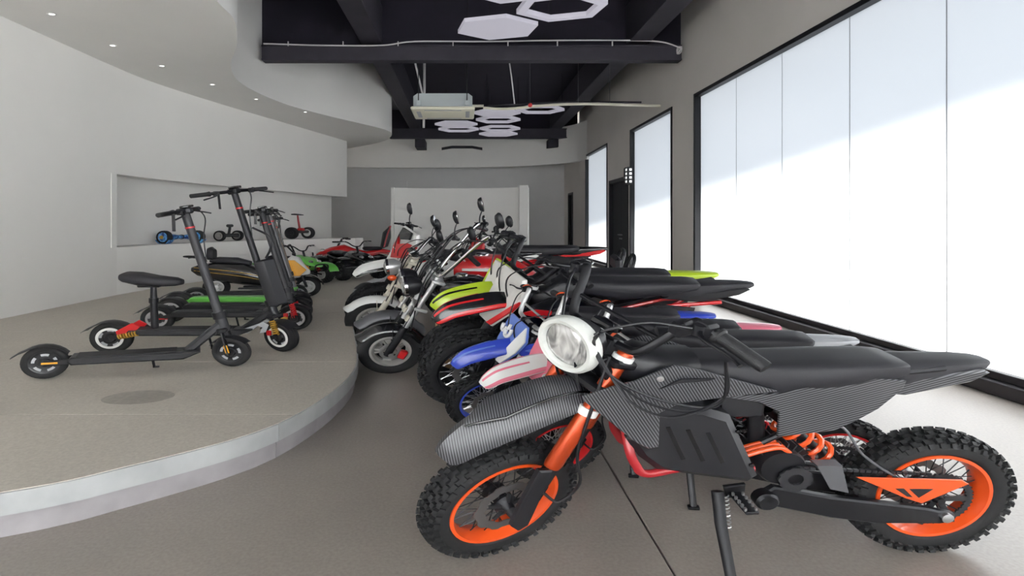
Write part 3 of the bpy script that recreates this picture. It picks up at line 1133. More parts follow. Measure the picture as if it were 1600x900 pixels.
        for nm_, mt_, A in S.get('plate_art', ()):
            A = [(yy * ps, pz + (tt - .46) * ps) for yy, tt in A]
            m = MB().loft([[on(tt, off + .002 - 1.8 * yy * yy, yy) for yy, tt in A], [on(tt, off + .0225 - 1.8 * yy * yy, yy) for yy, tt in A]])
            t.part(nm_, m.xf(M), mt_, pl_)
        if S.get('logo'):
            w = MB()
            for sx in (0, 1):
                arc_ = [(-.045 + sx * .05 + .022 * math.cos(a), .535 + .03 * math.sin(a) - (.012 if sx else 0)) for a in np.linspace(math.pi * .95, math.pi * 2.25 if sx else math.pi * 2.05, 10)]
                w.tube([on(pz + (q[1] - .46) * ps, off + .026 - .8 * (q[0] * ps) ** 2, q[0] * ps) for q in arc_], .009 * ps, 6)
            w.tube([on(pz + .14, off + .026, -.004), on(pz + .10, off + .026, .0)], .008 * ps, 6)
            t.part('plate_mark', w.xf(M), 'white_plastic', pl_)
            m = MB()
            A = [(yy, tt) for yy, tt in ((.02, .345), (.055, .345), (.098, .44), (.112, .52), (.085, .595), (.06, .50))]
            A = [(yy * ps, pz + (tt - .46) * ps) for yy, tt in A]
            m.loft([[on(tt, off + .002 - 1.8 * yy * yy, yy) for yy, tt in A], [on(tt, off + .0215 - 1.8 * yy * yy, yy) for yy, tt in A]])
            t.part('plate_decal', m.xf(M), 'white_plastic', pl_)
    # handlebar
    hb = [(-.385, .86), (-.25, .895), (-.215, .885), (-.155, .75), (-.11, .72), (0, .715), (.11, .72), (.155, .75), (.215, .885), (.25, .895), (.385, .86)]
    back = {.385: -.05, .25: -.01, .215: .0, .155: .02, .11: .02, 0: .02}
    k_ = S.get('bar_scale', 1.0)
    pts = [on(tt if abs(y) < .12 else .72 + (tt - .72) * k_, back[abs(y)], y) for y, tt in hb]
    bar = t.part('handlebar', MB().tube(curve(pts, 5), .0145, 10).xf(M), S['bar_mat'])
    t.part('crossbar', MB().tube([on(.80, .012, -.178), on(.80, .012, .178)], .008, 8).xf(M), S['bar_mat'], bar)
    for sg in (1, -1):
        t.part('bar_clamp', MB().box(on(.70, .02, .05 * sg), (.05, .035, .06), np.stack([fwd, np.array([0, 1, 0]), ax], 1), .006).xf(M), 'black_metal', bar)
        p0, p1 = np.array(on(.72 + (.887 - .72) * k_, -.022, .285 * sg)), np.array(on(.72 + (.857 - .72) * k_, -.058, .425 * sg))
        t.part('grip', MB().tube([p0, p0 + (p1 - p0) * .06, p0 + (p1 - p0) * .1, p0 + (p1 - p0) * .95, p1], [.027, .027, .021, .0205, .019], 14).xf(M), S['grip'], bar)
        if S['collar']:
            t.part('grip_collar', MB().tube([p0 - (p1 - p0) * .06, p0 + (p1 - p0) * .05], .031, 14).xf(M), S['collar'], bar)
        sw = np.array(on(.72 + (.893 - .72) * k_, -.012, .255 * sg))
        t.part('switch_block', MB().box(sw, (.05, .05, .045), None, .01).xf(M), 'black_plastic', bar)
        t.part('lever', MB().tube(curve([sw + np.array([.02, 0, 0]), sw + np.array([.05, sg * .04, -.005]), sw + np.array([.045, sg * .12, -.02]), sw + np.array([.05, sg * .16, -.03])], 4), [.007] * 6 + [.0055] * 5 + [.0055, .0075], 8).xf(M), S.get('lever', 'black_metal'), bar)
        t.part('lever_perch', MB().lathe([(.0, -.02), (.017, -.018), (.017, .018), (.0, .02)], sw + np.array([.022, 0, 0]), (0, 0, 1), 12).xf(M), 'black_plastic', bar)
        t.part('cable', MB().tube(curve([sw + np.array([.03, -sg * .01, 0]), sw + np.array([.12, -sg * .10, -.01]), on(.70, .13, .05 * sg), on(.55, .06, .05 * sg), on(.44, -.06, .06 * sg)], 6), .0042, 6).xf(M), 'black_plastic', bar)
    if S['front'] == 'lamp':
        for k in range(3):
            t.part('cable', MB().tube(curve([on(.76, .10 - .02 * k, .2 - .05 * k), on(.71, .07, .14 - .01 * k), on(.64, .0, .16 + .01 * k), on(.575 + .02 * k, -.09 - .02 * k, .20), on(.58 + .03 * k, -.20 - .03 * k, .215), on(.70, -.27, .24), on(.82, -.20, .27)], 6), .0045, 6), 'black_plastic', bar)
        t.part('display', MB().box(on(.76, .03, .0), (.05, .09, .03), np.stack([fwd, np.array([0, 1, 0]), ax], 1), .008).xf(M), 'black_gloss', bar)
        t.part('throttle_box', MB().box(np.array(on(.86, .0, .2)), (.06, .05, .05), None, .012).xf(M), 'black_plastic', bar)
    if S['mirror']:
        for sg in S['mirror']:
            mirror_part(t, bar, on(.72 + .175 * k_, .0, .235 * sg), on(.72 + .175 * k_ + .15, .03, .30 * sg), .062, (-.95, -.15 * sg, .1), M)
    # frame
    fr = t.part('frame', MB().tube(curve([(wb - .27, 0, .80), (wb - .31, 0, .70), (wb - .36, 0, .55), (wb - .40, 0, .45)], 4), .025, 10)
                .tube(curve([(wb - .26, 0, .84), (wb - .45, 0, .79), (.58, 0, .66), (.53, 0, .52), (.53, 0, .34)], 5), .024, 10), S['frame'] if S['power'] != 'box' else 'black_metal')
    for sg in (1, -1):
        t.part('cradle_tube', MB().tube(curve([(wb - .345, .03 * sg, .60), (.922, .09 * sg, .50), (.903, .10 * sg, .44), (.87, .10 * sg, .405), (.75, .085 * sg, .418), (.56, .07 * sg, .40)], 5), .014, 10), S['frame'], fr)
        t.part('subframe_tube', MB().tube([(.57, .05 * sg, .68), (.30, .075 * sg, .765), (.05, .06 * sg, .79)], .012, 8), S.get('subframe', 'black_metal'), fr)
        t.part('subframe_tube', MB().tube([(.54, .06 * sg, .50), (.38, .075 * sg, .62), (.20, .07 * sg, .77)], .011, 8), S.get('subframe', 'black_metal'), fr)
    L = S['seat_lift']
    # seat, tank cover, tail
    t.part('seat', MB().body([(.86, .835 + L, .79 + L, .045), (.80, .856 + L, .775 + L, .075), (.70, .856 + L, .755 + L, .088), (.52, .850 + L, .722 + L, .10), (.36, .852 + L, .748 + L, .105), (.22, .852 + L, .780 + L, .10), (.165, .846 + L, .795 + L, .09), (.145, .832 + L, .808 + L, .06)], 18, 4.0), 'seat_vinyl')
    t.part('tank_cover', MB().body([(wb - .275, .835, .79, .03), (wb - .31, .855, .75, .06), (wb - .38, .868, .72, .095), (wb - .46, .873 + L, .72, .10), (.74, .872 + L, .74, .085)], 16, 3.0), S.get('tank', 'black_plastic'))
    tl = t.part('tail_fender', shift(MB().body([(.33, .79 + L, .745 + L, .08), (.20, .835 + L, .735 + L, .08), (.14, .842 + L, .745 + L, .076), (-.03, .840 + L, .785 + L, .06), (-.085, .836 + L, .800 + L, .045), (-.105, .832 + L, .81 + L, .03)], 14, 3.4), S['tail_dx']), S['tail'])
    t.part('tail_underside', shift(MB().prism([(.33, .735 + L), (.15, .715 + L), (-.03, .765 + L), (-.08, .80 + L), (-.06, .815 + L), (.1, .785 + L), (.27, .78 + L)], -.072, .072, .008), S['tail_dx']), S.get('under', S['rear_panel']), tl)
    # side plastics
    sh = [(wb - .205, .723), (wb - .29, .775), (wb - .335, .789), (wb - .435, .847), (wb - .512, .823), (.536, .73), (.62, .722), (.741, .711), (.81, .702), (.863, .671), (.859, .54), (.885, .533), (.921, .558), (wb - .21, .706)]
    rp = [(.685, .707), (.52, .717), (.33, .781), (.177, .76), (.183, .73), (.205, .70), (.244, .651), (.30, .605), (.359, .567), (.514, .544), (.517, .642), (.577, .681)]
    for sg in (1, -1):
        def yo(x, z, sg=sg):
            return sg * (.035 * max(0, min(1, (x - .55) / .3)) - .05 * max(0, (x - .98) / .2))
        ya, yb = sorted((.098 * sg, .112 * sg))
        s_ = t.part('radiator_shroud', MB().prism(sh, ya, yb, .003, yo), S['plastic'])
        if S['power'] == 'box':
            t.part('shroud_vent', MB().prism([(wb - .40, .762), (wb - .455, .80), (wb - .545, .80), (wb - .53, .79), (wb - .45, .782)], *sorted((.144 * sg, .151 * sg)), .002), 'black_plastic', s_)
            t.part('shroud_bolt', MB().lathe([(.011, 0), (.010, .008), (.0, .009)], (wb - .40, .143 * sg, .80), (0, sg, 0), 12), 'steel', s_)
        elif S['stripe']:
            t.part('shroud_decal', MB().prism([(wb - .26, .722), (wb - .335, .752), (.80, .738), (.70, .733), (.85, .722), (.90, .69)], *sorted((.150 * sg, .142 * sg)), .002), S['stripe'], s_)
        s2 = t.part('side_panel', MB().prism(rp, *sorted((.085 * sg, .100 * sg)), .003), S['rear_panel'])
        if S['stripe']:
            t.part('panel_decal', MB().prism([(.50, .70), (.34, .75), (.24, .73), (.32, .64), (.42, .67)], *sorted((.099 * sg, .104 * sg)), .001), S['stripe'], s2)
    # power unit
    if S['power'] == 'box':
        bx_ = [(.935, .545), (.875, .668), (.734, .668), (.655, .635), (.560, .390), (.585, .366), (.716, .392), (.843, .420), (.897, .475)]
        b_ = t.part('battery_box', MB().prism(bx_, -.118, .118, .022), 'black_plastic')
        for sg in (1, -1):
            for k in range(3):
                x = .835 - .055 * k
                t.part('vent_slot', MB().prism([(x, .60 - .012 * k), (x - .012, .602 - .012 * k), (x - .062, .475 - .008 * k), (x - .050, .470 - .008 * k)], *sorted((.1165 * sg, .1195 * sg)), .0008), 'black_gloss', b_)
            for x, z in ((.632, .575), (.585, .44)):
                t.part('box_bolt', MB().lathe([(.008, 0), (.007, .006), (.0, .006)], (x, .108 * sg, z), (0, sg, 0), 10), 'black_gloss', b_)
        t.part('controller', MB().box((.60, 0, .655), (.12, .13, .11), None, .01), 'black_plastic')
        mo = t.part('motor', MB().lathe([(.0, -.10), (.062, -.095), (.07, -.08), (.07, .06), (.064, .075), (.0, .078)], (.475, 0, .40), (0, 1, 0), 24), 'black_metal')
        for k in range(9):
            a = math.pi * (.22 + .085 * k)
            t.part('cooling_fin', MB().box((.475 + .078 * math.cos(a), -.008, .40 + .078 * math.sin(a)), (.028, .13, .004), np.array([[math.cos(a), 0, -math.sin(a)], [0, 1, 0], [math.sin(a), 0, math.cos(a)]])), 'dark_grey', mo)
        t.part('front_sprocket', disc_ring((.445, 0, .365), .048, .022, .088, .008, 60, .06, 14), 'dark_grey', mo)
        for k in range(3):
            t.part('motor_cable', MB().tube(curve([(.60, .02 + .022 * k, .44), (.54, .03 + .022 * k, .475), (.49, .03 + .022 * k, .485), (.455, .02 + .022 * k, .455)], 5), .008, 8), 'orange', mo)
    else:
        en = t.part('engine', MB().lathe([(.0, -.115), (.075, -.11), (.085, -.08), (.085, .075), (.07, .10), (.0, .105)], (.62, 0, .40), (0, 1, 0), 22)
                    .box((.75, 0, .42), (.16, .15, .12), None, .02), 'black_metal')
        cy = unit((.55, 0, .83))
        for k in range(7):
            t.part('cylinder_fin', MB().box(np.array((.73, 0, .47)) + cy * .022 * k, (.12, .13, .009), np.stack([np.array([cy[2], 0, -cy[0]]), np.array([0, 1, 0]), cy], 1), .003), 'silver', en)
        t.part('engine_cover', MB().lathe([(.062, .095), (.055, .122), (.0, .126)], (.62, 0, .40), (0, 1, 0), 20), S.get('cover', 'mid_grey'), en)
        t.part('exhaust', MB().tube(curve([(.80, -.04, .56), (.87, -.08, .50), (.84, -.13, .40), (.66, -.14, .36), (.45, -.14, .45), (.18, -.13, .62)], 6), [.016] * 22 + [.03] * 9, 10), 'steel')
    # rear end
    sw_ = [(.545, .305), (.505, .338), (.34, .292), (.06, .240), (-.03, .212), (-.035, .178), (.01, .172), (.20, .178), (.33, .205), (.50, .258)]
    sa = None
    for sg in (1, -1):
        sa = t.part('swingarm', MB().prism([(x, z + Rr - .25) for x, z in sw_], *sorted((.068 * sg, .098 * sg)), .006), S['swing'])
        t.part('axle_nut', MB().lathe([(.018, .0), (.018, .012), (.010, .016), (.0, .016)], (0, .098 * sg, Rr - .045), (0, sg, 0), 12), 'steel', sa)
        t.part('pivot_bolt', MB().lathe([(.034, -.02), (.034, .015), (.026, .024), (.0, .020)], (.53, .10 * sg, .292), (0, sg, 0), 18), 'black_metal', sa)
    if S['power'] == 'box':
        t.part('swingarm_bracket', MB().prism([(.395, .425), (.325, .425), (.295, .315), (.35, .332)], .10, .104, .001).box((.36, .085, .427), (.07, .04, .004)), 'mid_grey', sa)
        t.part('chain_guard', MB().prism([(.285, .385), (-.02, .368), (-.042, .350), (.085, .272), (.135, .295)], .105, .111, .002), 'orange')
        gd = len(t.parts) - 1
        t.part('guard_inset', MB().prism([(.13, .335), (.06, .333), (.098, .297)], .1105, .1125, .0005).prism([(.17, .337), (.145, .337), (.115, .300), (.132, .303)], .1105, .1125, .0005), 'black_plastic', gd)  # black pieces paint the dark of openings that are not cut through
    cz = Rr + .12
    ch = MB()
    c0, c1 = np.array((.445, .085, .365)), np.array((0, .055, Rr))
    r0, r1 = .046, Rr * .68 * .62
    up_, dn_ = (c0 + np.array((0, 0, r0)), c1 + np.array((.03, 0, r1))), (c0 - np.array((0, 0, r0)), c1 + np.array((.03, 0, -r1)))
    for a_, b_ in (up_, dn_):
        N = 22
        for k in range(N):
            ch.bar(a_ + (b_ - a_) * (k + .1) / N, a_ + (b_ - a_) * (k + .9) / N, .010, .010)
    t.part('chain', ch, 'dark_grey', kind='stuff')
    p, q = (.475, 0, .57), (.315, 0, .40)
    sk = t.part('shock_absorber', MB().tube([(.50, 0, .60), (.38, 0, .47), (.29, 0, .375)], [.018, .016, .014], 10), 'black_metal')
    t.part('shock_spring', coil(p, q, .038, 5, .0085, 12), S['spring'], sk)
    for sg in (1, -1):
        fp_ = t.part('footpeg', MB().bar((.63, .11 * sg, .335), (.625, .23 * sg, .335), .036, .012, .003), 'black_metal')
        m = MB()
        for k in range(5):
            for e in (-.014, .014):
                m.box((.628 + e, (.14 + .02 * k) * sg, .345), (.006, .008, .012))
        t.part('peg_teeth', m, 'steel', fp_, kind='stuff')
        t.part('peg_bracket', MB().prism([(.66, .36), (.60, .37), (.60, .31), (.65, .315)], *sorted((.105 * sg, .122 * sg)), .003), 'black_metal', fp_)
    ln = math.tan(R(S.get('lean', 10)))
    fy_ = .255
    ks = t.part('kickstand', MB().tube([(.675, .115, .34), (.675, .155, .24), (.668, fy_, fy_ * ln + .012)], [.018, .017, .015], 10), 'black_metal')
    t.part('stand_foot', MB().box((.668, fy_ + .004, fy_ * ln + .010), (.05, .035, .016), None, .004), 'black_metal', ks)
    t.part('stand_spring', coil((.655, .125, .33), (.655, .165, .22), .008, 9, .002, 6), 'steel', ks)
    t.part('brake_hose', MB().tube(curve([(.42, -.02, .50), (.32, .05, .56), (.24, .06, .44), (.12, .06, .34), (.02, -.06, .30)], 6), .0045, 6), 'mid_grey')
    return t


def stand_bike(t, front, rear, wb, scale=1.0, lean=10, z=0.0):
    """front and rear: true plan positions (x, y) of the wheel contacts"""
    fx_, fy2 = front
    rx, ry = rear
    hd = math.atan2(fy2 - ry, fx_ - rx)
    return t.place((rx * WIDE, ry, z), hd, R(lean), scale=scale)


nb_ = dirt_bike('electric_dirt_bike', 'carbon-patterned electric dirt bike with orange rims, orange forks and white wrapped headlight',
                dict(rim='orange', spoke='black_metal', fork='orange_metal', fork_low='black_plastic', power='box', front='lamp', seat_lift=-.028, nk=42, nsp=18, frame='red_tube'))
stand_bike(nb_, (.094, 2.15), (1.367, 2.20), 1.27, 1.0, 10)

# ------------------------------------------------------------------ the other dirt bikes in the row
pit = dict(fender_lift=.09, seat_lift=.17, tail_dx=.06, plate_s=1.35, plate_off=.10, plate_t=.53, collar='orange', bar_mat='silver', wf=.085, wr=.10, nk=28, knob=.013, nsp=14, fork='dark_grey', front='plate', lean=8, spring='red', caliper='black_metal')
b2 = dirt_bike('pit_bike', 'small black and white pit bike with red-rimmed front wheel, second in the row', dict(pit, rim='red', plastic='white_plastic', fender='black_gloss', rear_panel='red', tail='light_grey', under='black_gloss', stripe='white_plastic',
               plate='white_plastic', frame='red_tube', fork='orange_metal', guard='red', steer=32), 'small pit bikes')
stand_bike(b2, (.42, 2.74), (1.33, 2.60), 1.27, .78, 8)
b3 = dirt_bike('pit_bike', 'small pink and white pit bike behind the black and white one', dict(pit, rim='black_metal', plastic='white_plastic', fender='white_plastic', rear_panel='pink', tail='pink', stripe='pink', plate='pink',
               frame='red_tube', steer=32), 'small pit bikes')
stand_bike(b3, (.22, 3.07), (1.20, 2.90), 1.27, .78, 8)
b4 = dirt_bike('pit_bike', 'small blue pit bike with a white mark on its number plate', dict(pit, rim='blue', plastic='blue', fender='blue', rear_panel='white_plastic', tail='blue', stripe='light_blue', stripe2='blue', plate='light_blue', logo=True,
               frame='blue', grip='rubber_soft', steer=32), 'small pit bikes')
stand_bike(b4, (.10, 3.46), (1.08, 3.27), 1.27, .78, 8)
tall = dict(fender_lift=.13, Rf=.285, Rr=.27, plate_s=1.4, plate_off=.09, plate_t=.53, wf=.10, wr=.11, nk=30, knob=.014, nsp=18, lean=9, seat_lift=.075, rim='black_metal')
b5 = dirt_bike('dirt_bike', 'tall black dirt bike with red-striped front fender and black seat', dict(tall, plastic='black_gloss', fender='black_gloss', rear_panel='black_plastic', tail='seat_vinyl', stripe='red', plate='plastic_film', plate_art=[('red_edge', 'red', [(.03, .345), (.055, .345), (.10, .44), (.112, .50), (.095, .47)])],
               frame='black_metal', subframe='red', fork='dark_grey', steer=30), 'tall dirt bikes')
stand_bike(b5, (.06, 3.88), (1.33, 3.72), 1.27, 1.02, 9)
b6 = dirt_bike('dirt_bike', 'tall dirt bike with lime green front fender, lime tail and film-wrapped plate', dict(tall, plastic='plastic_film', fender='lime', rear_panel='black_plastic', tail='lime', stripe='black_gloss', plate='lime', plate_art=[('film_wrap', 'plastic_film', [(-.06, .595), (.09, .595), (.112, .52), (.09, .40), (.0, .36), (-.04, .44)])],
               frame='black_metal', fork='dark_grey', steer=30, stripe2='lime'), 'tall dirt bikes')
stand_bike(b6, (.03, 4.38), (1.33, 4.22), 1.27, 1.04, 9)
b10 = dirt_bike('dirt_bike', 'tall red and white dirt bike with long white front fender by the platform', dict(tall, plastic='red', fender='white_plastic', rear_panel='white_plastic', tail='black_gloss', stripe='white_plastic', stripe2='black_gloss', plate='white_plastic', plate_art=[('windscreen', 'black_gloss', [(-.05, .595), (.05, .595), (.055, .555), (.0, .535), (-.055, .555)]), ('red_insert', 'red', [(-.108, .535), (-.06, .535), (.0, .505), (.06, .535), (.108, .535), (.10, .46), (.0, .42), (-.10, .46)])],
                frame='red_tube', fork='dark_grey', steer=30, mirror=(1, -1), bar_scale=1.15, plate_s=1.9, plate_t=.66, plate_off=.12), 'tall dirt bikes')
stand_bike(b10, (-.78, 6.62), (.58, 6.55), 1.27, 1.07, 8)
b11 = dirt_bike('dirt_bike', 'farthest dirt bike, only its red and white tail clearly showing', dict(tall, plastic='red', fender='red', rear_panel='red', tail='black_gloss', stripe='white_plastic', plate='red', frame='red_tube', steer=24,
                seat_lift=.05, mirror=(1,)), 'tall dirt bikes')
stand_bike(b11, (-.1, 7.5), (1.33, 7.4), 1.27, 1.12, 8)


# ------------------------------------------------------------------ road motorcycles
def road_bike(name, label, spec, group=None):
    S = dict(fender='black_gloss', fork='silver', low='black_metal', tank='black_gloss', side='black_plastic', wheel='cast_alloy', caliper='red', bars=1.18, bar_mat='chrome', lamp='black_plastic', R=.215, w=.13,
             steer=13, rack=False, tank_dx=0.0, tank_dz=0.0, tank_s=1.0, back=False, stripes=None, mirror=(1, -1), seat='seat_vinyl', grip='rubber_soft', lamp2=False, wb=1.28, solid=False, pull=.0, backmat='black_metal', plate=None)
    S.update(spec)
    t = Thing(name, label, 'motorcycle', group)
    Rw, wb = S['R'], S['wb']
    cf, cr = (wb, 0, Rw), (0, 0, Rw)
    ax = unit((-.40, 0, .80))
    base = np.array([wb, 0, Rw])
    M = axis_rot(base, ax, R(S['steer']))
    fwd = np.array([ax[2], 0, -ax[0]])
    B3 = np.stack([fwd, np.array([0, 1, 0]), ax], 1)

    def on(tt, f_=0.0, y=0.0):
        return tuple(base + ax * tt + fwd * f_ + np.array([0, y, 0]))

    cast_wheel(t, 'front_tire', cf, Rw, S['w'], Rw * .62, S['wheel'], M, solid=S['solid'])
    cast_wheel(t, 'rear_tire', cr, Rw, S['w'] * 1.1, Rw * .62, S['wheel'], None, solid=S['solid'])
    for sg in (1, -1):
        y = .095 * sg
        lg = t.part('fork_leg', MB().tube([on(.22, .02, y), on(.74, .02, y)], .019, 12).xf(M), S['fork'])
        t.part('fork_slider', MB().tube([on(-.02, .02, y), on(.02, .02, y), on(.26, .02, y)], [.022, .027, .026], 12).xf(M), S['low'], lg)
        t.part('axle_nut', MB().lathe([(.0, y + .01 * sg), (.018, y + .01 * sg), (.018, y + .035 * sg), (.0, y + .037 * sg)], cf, (0, 1, 0), 10).xf(M), 'steel', lg)
        t.part('side_reflector', MB().box(on(.34, .045, y), (.02, .05, .05), B3, .005).xf(M), 'ivory_tube', lg)
    for tt in (.44, .70):
        t.part('triple_clamp', MB().box(on(tt, .0), (.09, .25, .03), B3, .008).xf(M), S['fork'])
    t.part('brake_caliper', MB().box(on(.02, -.075, .078), (.05, .04, .075), B3, .008).xf(M), S['caliper'])
    rows = []
    for k in range(15):
        a = R(32 + 140 * k / 14)
        rr = Rw + .026 + (.02 if k > 12 or k < 1 else 0)
        rows.append([(wb + (rr - .045 * abs(q) ** 3) * math.cos(a), S['w'] * .62 * q, Rw + (rr - .045 * abs(q) ** 3) * math.sin(a)) for q in (-1, -.8, -.4, 0, .4, .8, 1)])
    Mf = M
    ff = t.part('front_fender', MB().shell(rows, .006).xf(axis_rot(cf, (0, 1, 0), R(-8)) if 0 else None).xf(Mf), S['fender'])
    for sg in (1, -1):
        t.part('fender_stay', MB().bar(on(.10, .03, .085 * sg), (wb - .02, .075 * sg, Rw * 2 + .0), .006, .02).xf(M), S['low'], ff)
    # lamp
    def lamp(c, r):
        h = t.part('headlight', MB().lathe([(.0, -.11), (r * .6, -.10), (r * .95, -.05), (r, .0)], c, (1, 0, -.08), 24).xf(M), S['lamp'])
        t.part('lamp_bezel', MB().lathe([(r * 1.02, -.01), (r * 1.05, .01), (r * .92, .018), (r * .92, .0)], c, (1, 0, -.08), 28, closed=True).xf(M), 'chrome', h)
        t.part('lens', MB().lathe([(r * .93, .006), (r * .7, .022), (r * .3, .032), (.0, .034)], c, (1, 0, -.08), 24).xf(M), 'lamp_lens', h)
        t.part('lamp_bracket', MB().bar(on(.56, .0, 0), tuple(np.array(c) - np.array((.08, 0, 0))), .05, .03).xf(M), S['low'], h)
    lamp(on(.56, .15), .085)
    if S['lamp2']:
        for sg in (1, -1):
            i_ = t.part('turn_signal', MB().ball(on(.52, .10, .16 * sg), (.035, .03, .03), 10, 6).xf(M), 'orange')
            t.part('signal_stalk', MB().tube([on(.52, .05, .09 * sg), on(.52, .09, .14 * sg)], .008, 6).xf(M), 'black_plastic', i_)
    t.part('meter', MB().lathe([(.0, -.03), (.045, -.03), (.05, .01), (.045, .02), (.0, .02)], on(.79, .04), unit(ax + fwd * -.5), 20).xf(M), 'black_gloss')
    # bars
    hz = S['bars']
    top = (hz - Rw) / ax[2]
    pb = S['pull']
    pts = [on(top - .03, -.14 - pb, -.38), on(top, -.07 - pb * .6, -.25), on(top - .01, -.04 - pb * .5, -.20), on(.76, .0, -.085), on(.745, .0, 0), on(.76, .0, .085), on(top - .01, -.04 - pb * .5, .20), on(top, -.07 - pb * .6, .25), on(top - .03, -.14 - pb, .38)]
    bar = t.part('handlebar', MB().tube(curve(pts, 5), .0125, 10).xf(M), S['bar_mat'])
    for sg in (1, -1):
        p0, p1 = np.array(on(top - .008, -.087 - pb * .75, .28 * sg)), np.array(on(top - .033, -.15 - pb, .41 * sg))
        t.part('grip', MB().tube([p0, p0 + (p1 - p0) * .08, p1], [.024, .019, .018], 12).xf(M), S['grip'], bar)
        sw = np.array(on(top, -.07 - pb * .6, .25 * sg))
        t.part('switch_block', MB().box(sw, (.05, .055, .05), None, .012).xf(M), 'black_plastic', bar)
        t.part('lever', MB().tube(curve([sw + np.array([.02, 0, 0]), sw + np.array([.05, sg * .05, -.01]), sw + np.array([.03, sg * .15, -.03])], 4), .006, 6).xf(M), 'silver', bar)
        t.part('riser', MB().tube([on(.70, .0, .05 * sg), on(.76, .0, .05 * sg)], .018, 10).xf(M), S['fork'], bar)
        for k in range(2):
            t.part('cable', MB().tube(curve([sw + np.array([.03, -sg * .01, 0]), on(top - .12, .03 + .02 * k, .15 * sg), on(.74, .07 + .02 * k, .10 * sg), on(.5, .05, .11 * sg), on(.25, .03 - .05 * k, .11 * sg)], 6), .005, 6).xf(M), 'black_plastic', bar)
    for sg in S['mirror']:
        mirror_part(t, bar, on(top + .01, -.07 - pb * .6, .23 * sg), on(top + .15, -.04 - pb * .6, .31 * sg), .058, (-.9, -.2 * sg, .15), M)
    # body
    hx = base + ax * .55
    fr = t.part('frame', MB().tube(curve([(hx[0] - .03, 0, hx[2]), (wb - .40, 0, .62), (wb - .48, 0, .35), (wb - .62, 0, .24), (.45, 0, .24), (.36, 0, .45), (.30, 0, .60)], 5), .022, 8)
                .tube(curve([(hx[0] - .02, 0, hx[2] + .1), (.75, 0, .68), (.35, 0, .62), (.0, 0, .60)], 5), .024, 8), 'black_metal')
    q_ = S['tank_s']
    TM = np.array([[q_, 0, 0, (wb - .5) * (1 - q_) + S['tank_dx']], [0, q_, 0, 0], [0, 0, q_, .70 * (1 - q_) + S['tank_dz']], [0, 0, 0, 1]])
    tk = t.part('tank', MB().body([(wb - .31, .80, .72, .05), (wb - .36, .84, .69, .105), (wb - .46, .875, .665, .145), (wb - .58, .87, .655, .15), (wb - .68, .82, .65, .12), (wb - .77, .745, .65, .09), (wb - .80, .71, .66, .06)], 18, 2.6).xf(TM), S['tank'])
    t.part('fuel_cap', MB().lathe([(.04, 0), (.04, .012), (.032, .018), (.0, .018)], (wb - .47, 0, .872), (0, 0, 1), 18).xf(TM), 'chrome', tk)
    if S['stripes']:
        for sg in (1, -1):
            t.part('tank_stripe', MB().loft([[(wb - .36, .118 * sg, .775), (wb - .36, .118 * sg, .79), (wb - .36, .10 * sg, .79), (wb - .36, .10 * sg, .775)], [(wb - .48, .157 * sg, .78), (wb - .48, .157 * sg, .80), (wb - .48, .13 * sg, .80), (wb - .48, .13 * sg, .78)],
                                             [(wb - .70, .122 * sg, .76), (wb - .70, .118 * sg, .785), (wb - .70, .10 * sg, .785), (wb - .70, .10 * sg, .76)]]).xf(TM), S['stripes'], tk)
    for sg in (1, -1):
        sp = t.part('side_panel', MB().prism([(wb - .36, .64), (wb - .62, .65), (.40, .58), (.36, .47), (.62, .42), (wb - .40, .50)], *sorted((.10 * sg, .125 * sg)), .006), S['side'])
        if S['stripes']:
            for k in range(4):
                x = .52 + .075 * k
                t.part('panel_stripe', MB().prism([(x, .50), (x + .02, .50), (x + .09, .60), (x + .07, .60)], *sorted((.1245 * sg, .127 * sg)), .0004), 'white_plastic' if k % 2 else S['tank'], sp)
    t.part('engine', MB().box((.62, 0, .36), (.30, .22, .20), None, .03).lathe([(.0, -.14), (.08, -.135), (.09, -.10), (.09, .10), (.08, .135), (.0, .14)], (.58, 0, .36), (0, 1, 0), 20), 'mid_grey')
    t.part('seat', MB().body([(.50, .70, .64, .07), (.42, .705, .63, .12), (.25, .72, .63, .14), (.12, .775, .655, .13), (-.05, .79, .68, .12), (-.17, .785, .69, .10), (-.20, .765, .70, .07)], 16, 3.2), S['seat'])
    rows = []
    for k in range(11):
        a = R(20 + 150 * k / 10)
        rr = Rw + .07
        rows.append([((rr - .04 * abs(q) ** 3) * math.cos(a), S['w'] * .72 * q, Rw + (rr - .04 * abs(q) ** 3) * math.sin(a)) for q in (-1, -.8, -.4, 0, .4, .8, 1)])
    t.part('rear_fender', MB().shell(rows, .008), S['fender'])
    t.part('tail_lamp', MB().ball((-.24, 0, .56), (.03, .06, .035), 12, 8), 'red')
    for sg in (1, -1):
        t.part('swingarm', MB().bar((.42, .10 * sg, .30), (0, .115 * sg, Rw), .03, .045, .006), 'black_metal')
        sk = t.part('shock_absorber', MB().tube([(.04, .14 * sg, Rw + .04), (.13, .13 * sg, .62)], .014, 8), 'black_metal')
        t.part('shock_spring', coil((.055, .14 * sg, Rw + .10), (.115, .132 * sg, .56), .030, 7, .006, 10), 'chrome', sk)
        t.part('footpeg', MB().bar((.62, .13 * sg, .27), (.62, .24 * sg, .275), .035, .022, .006), 'rubber_soft')
    ex = t.part('exhaust', MB().tube(curve([(.70, -.13, .34), (.78, -.16, .28), (.60, -.18, .22), (.30, -.18, .22), (-.20, -.18, .28)], 6), [.018] * 13 + [.04] * 12, 10), 'chrome')
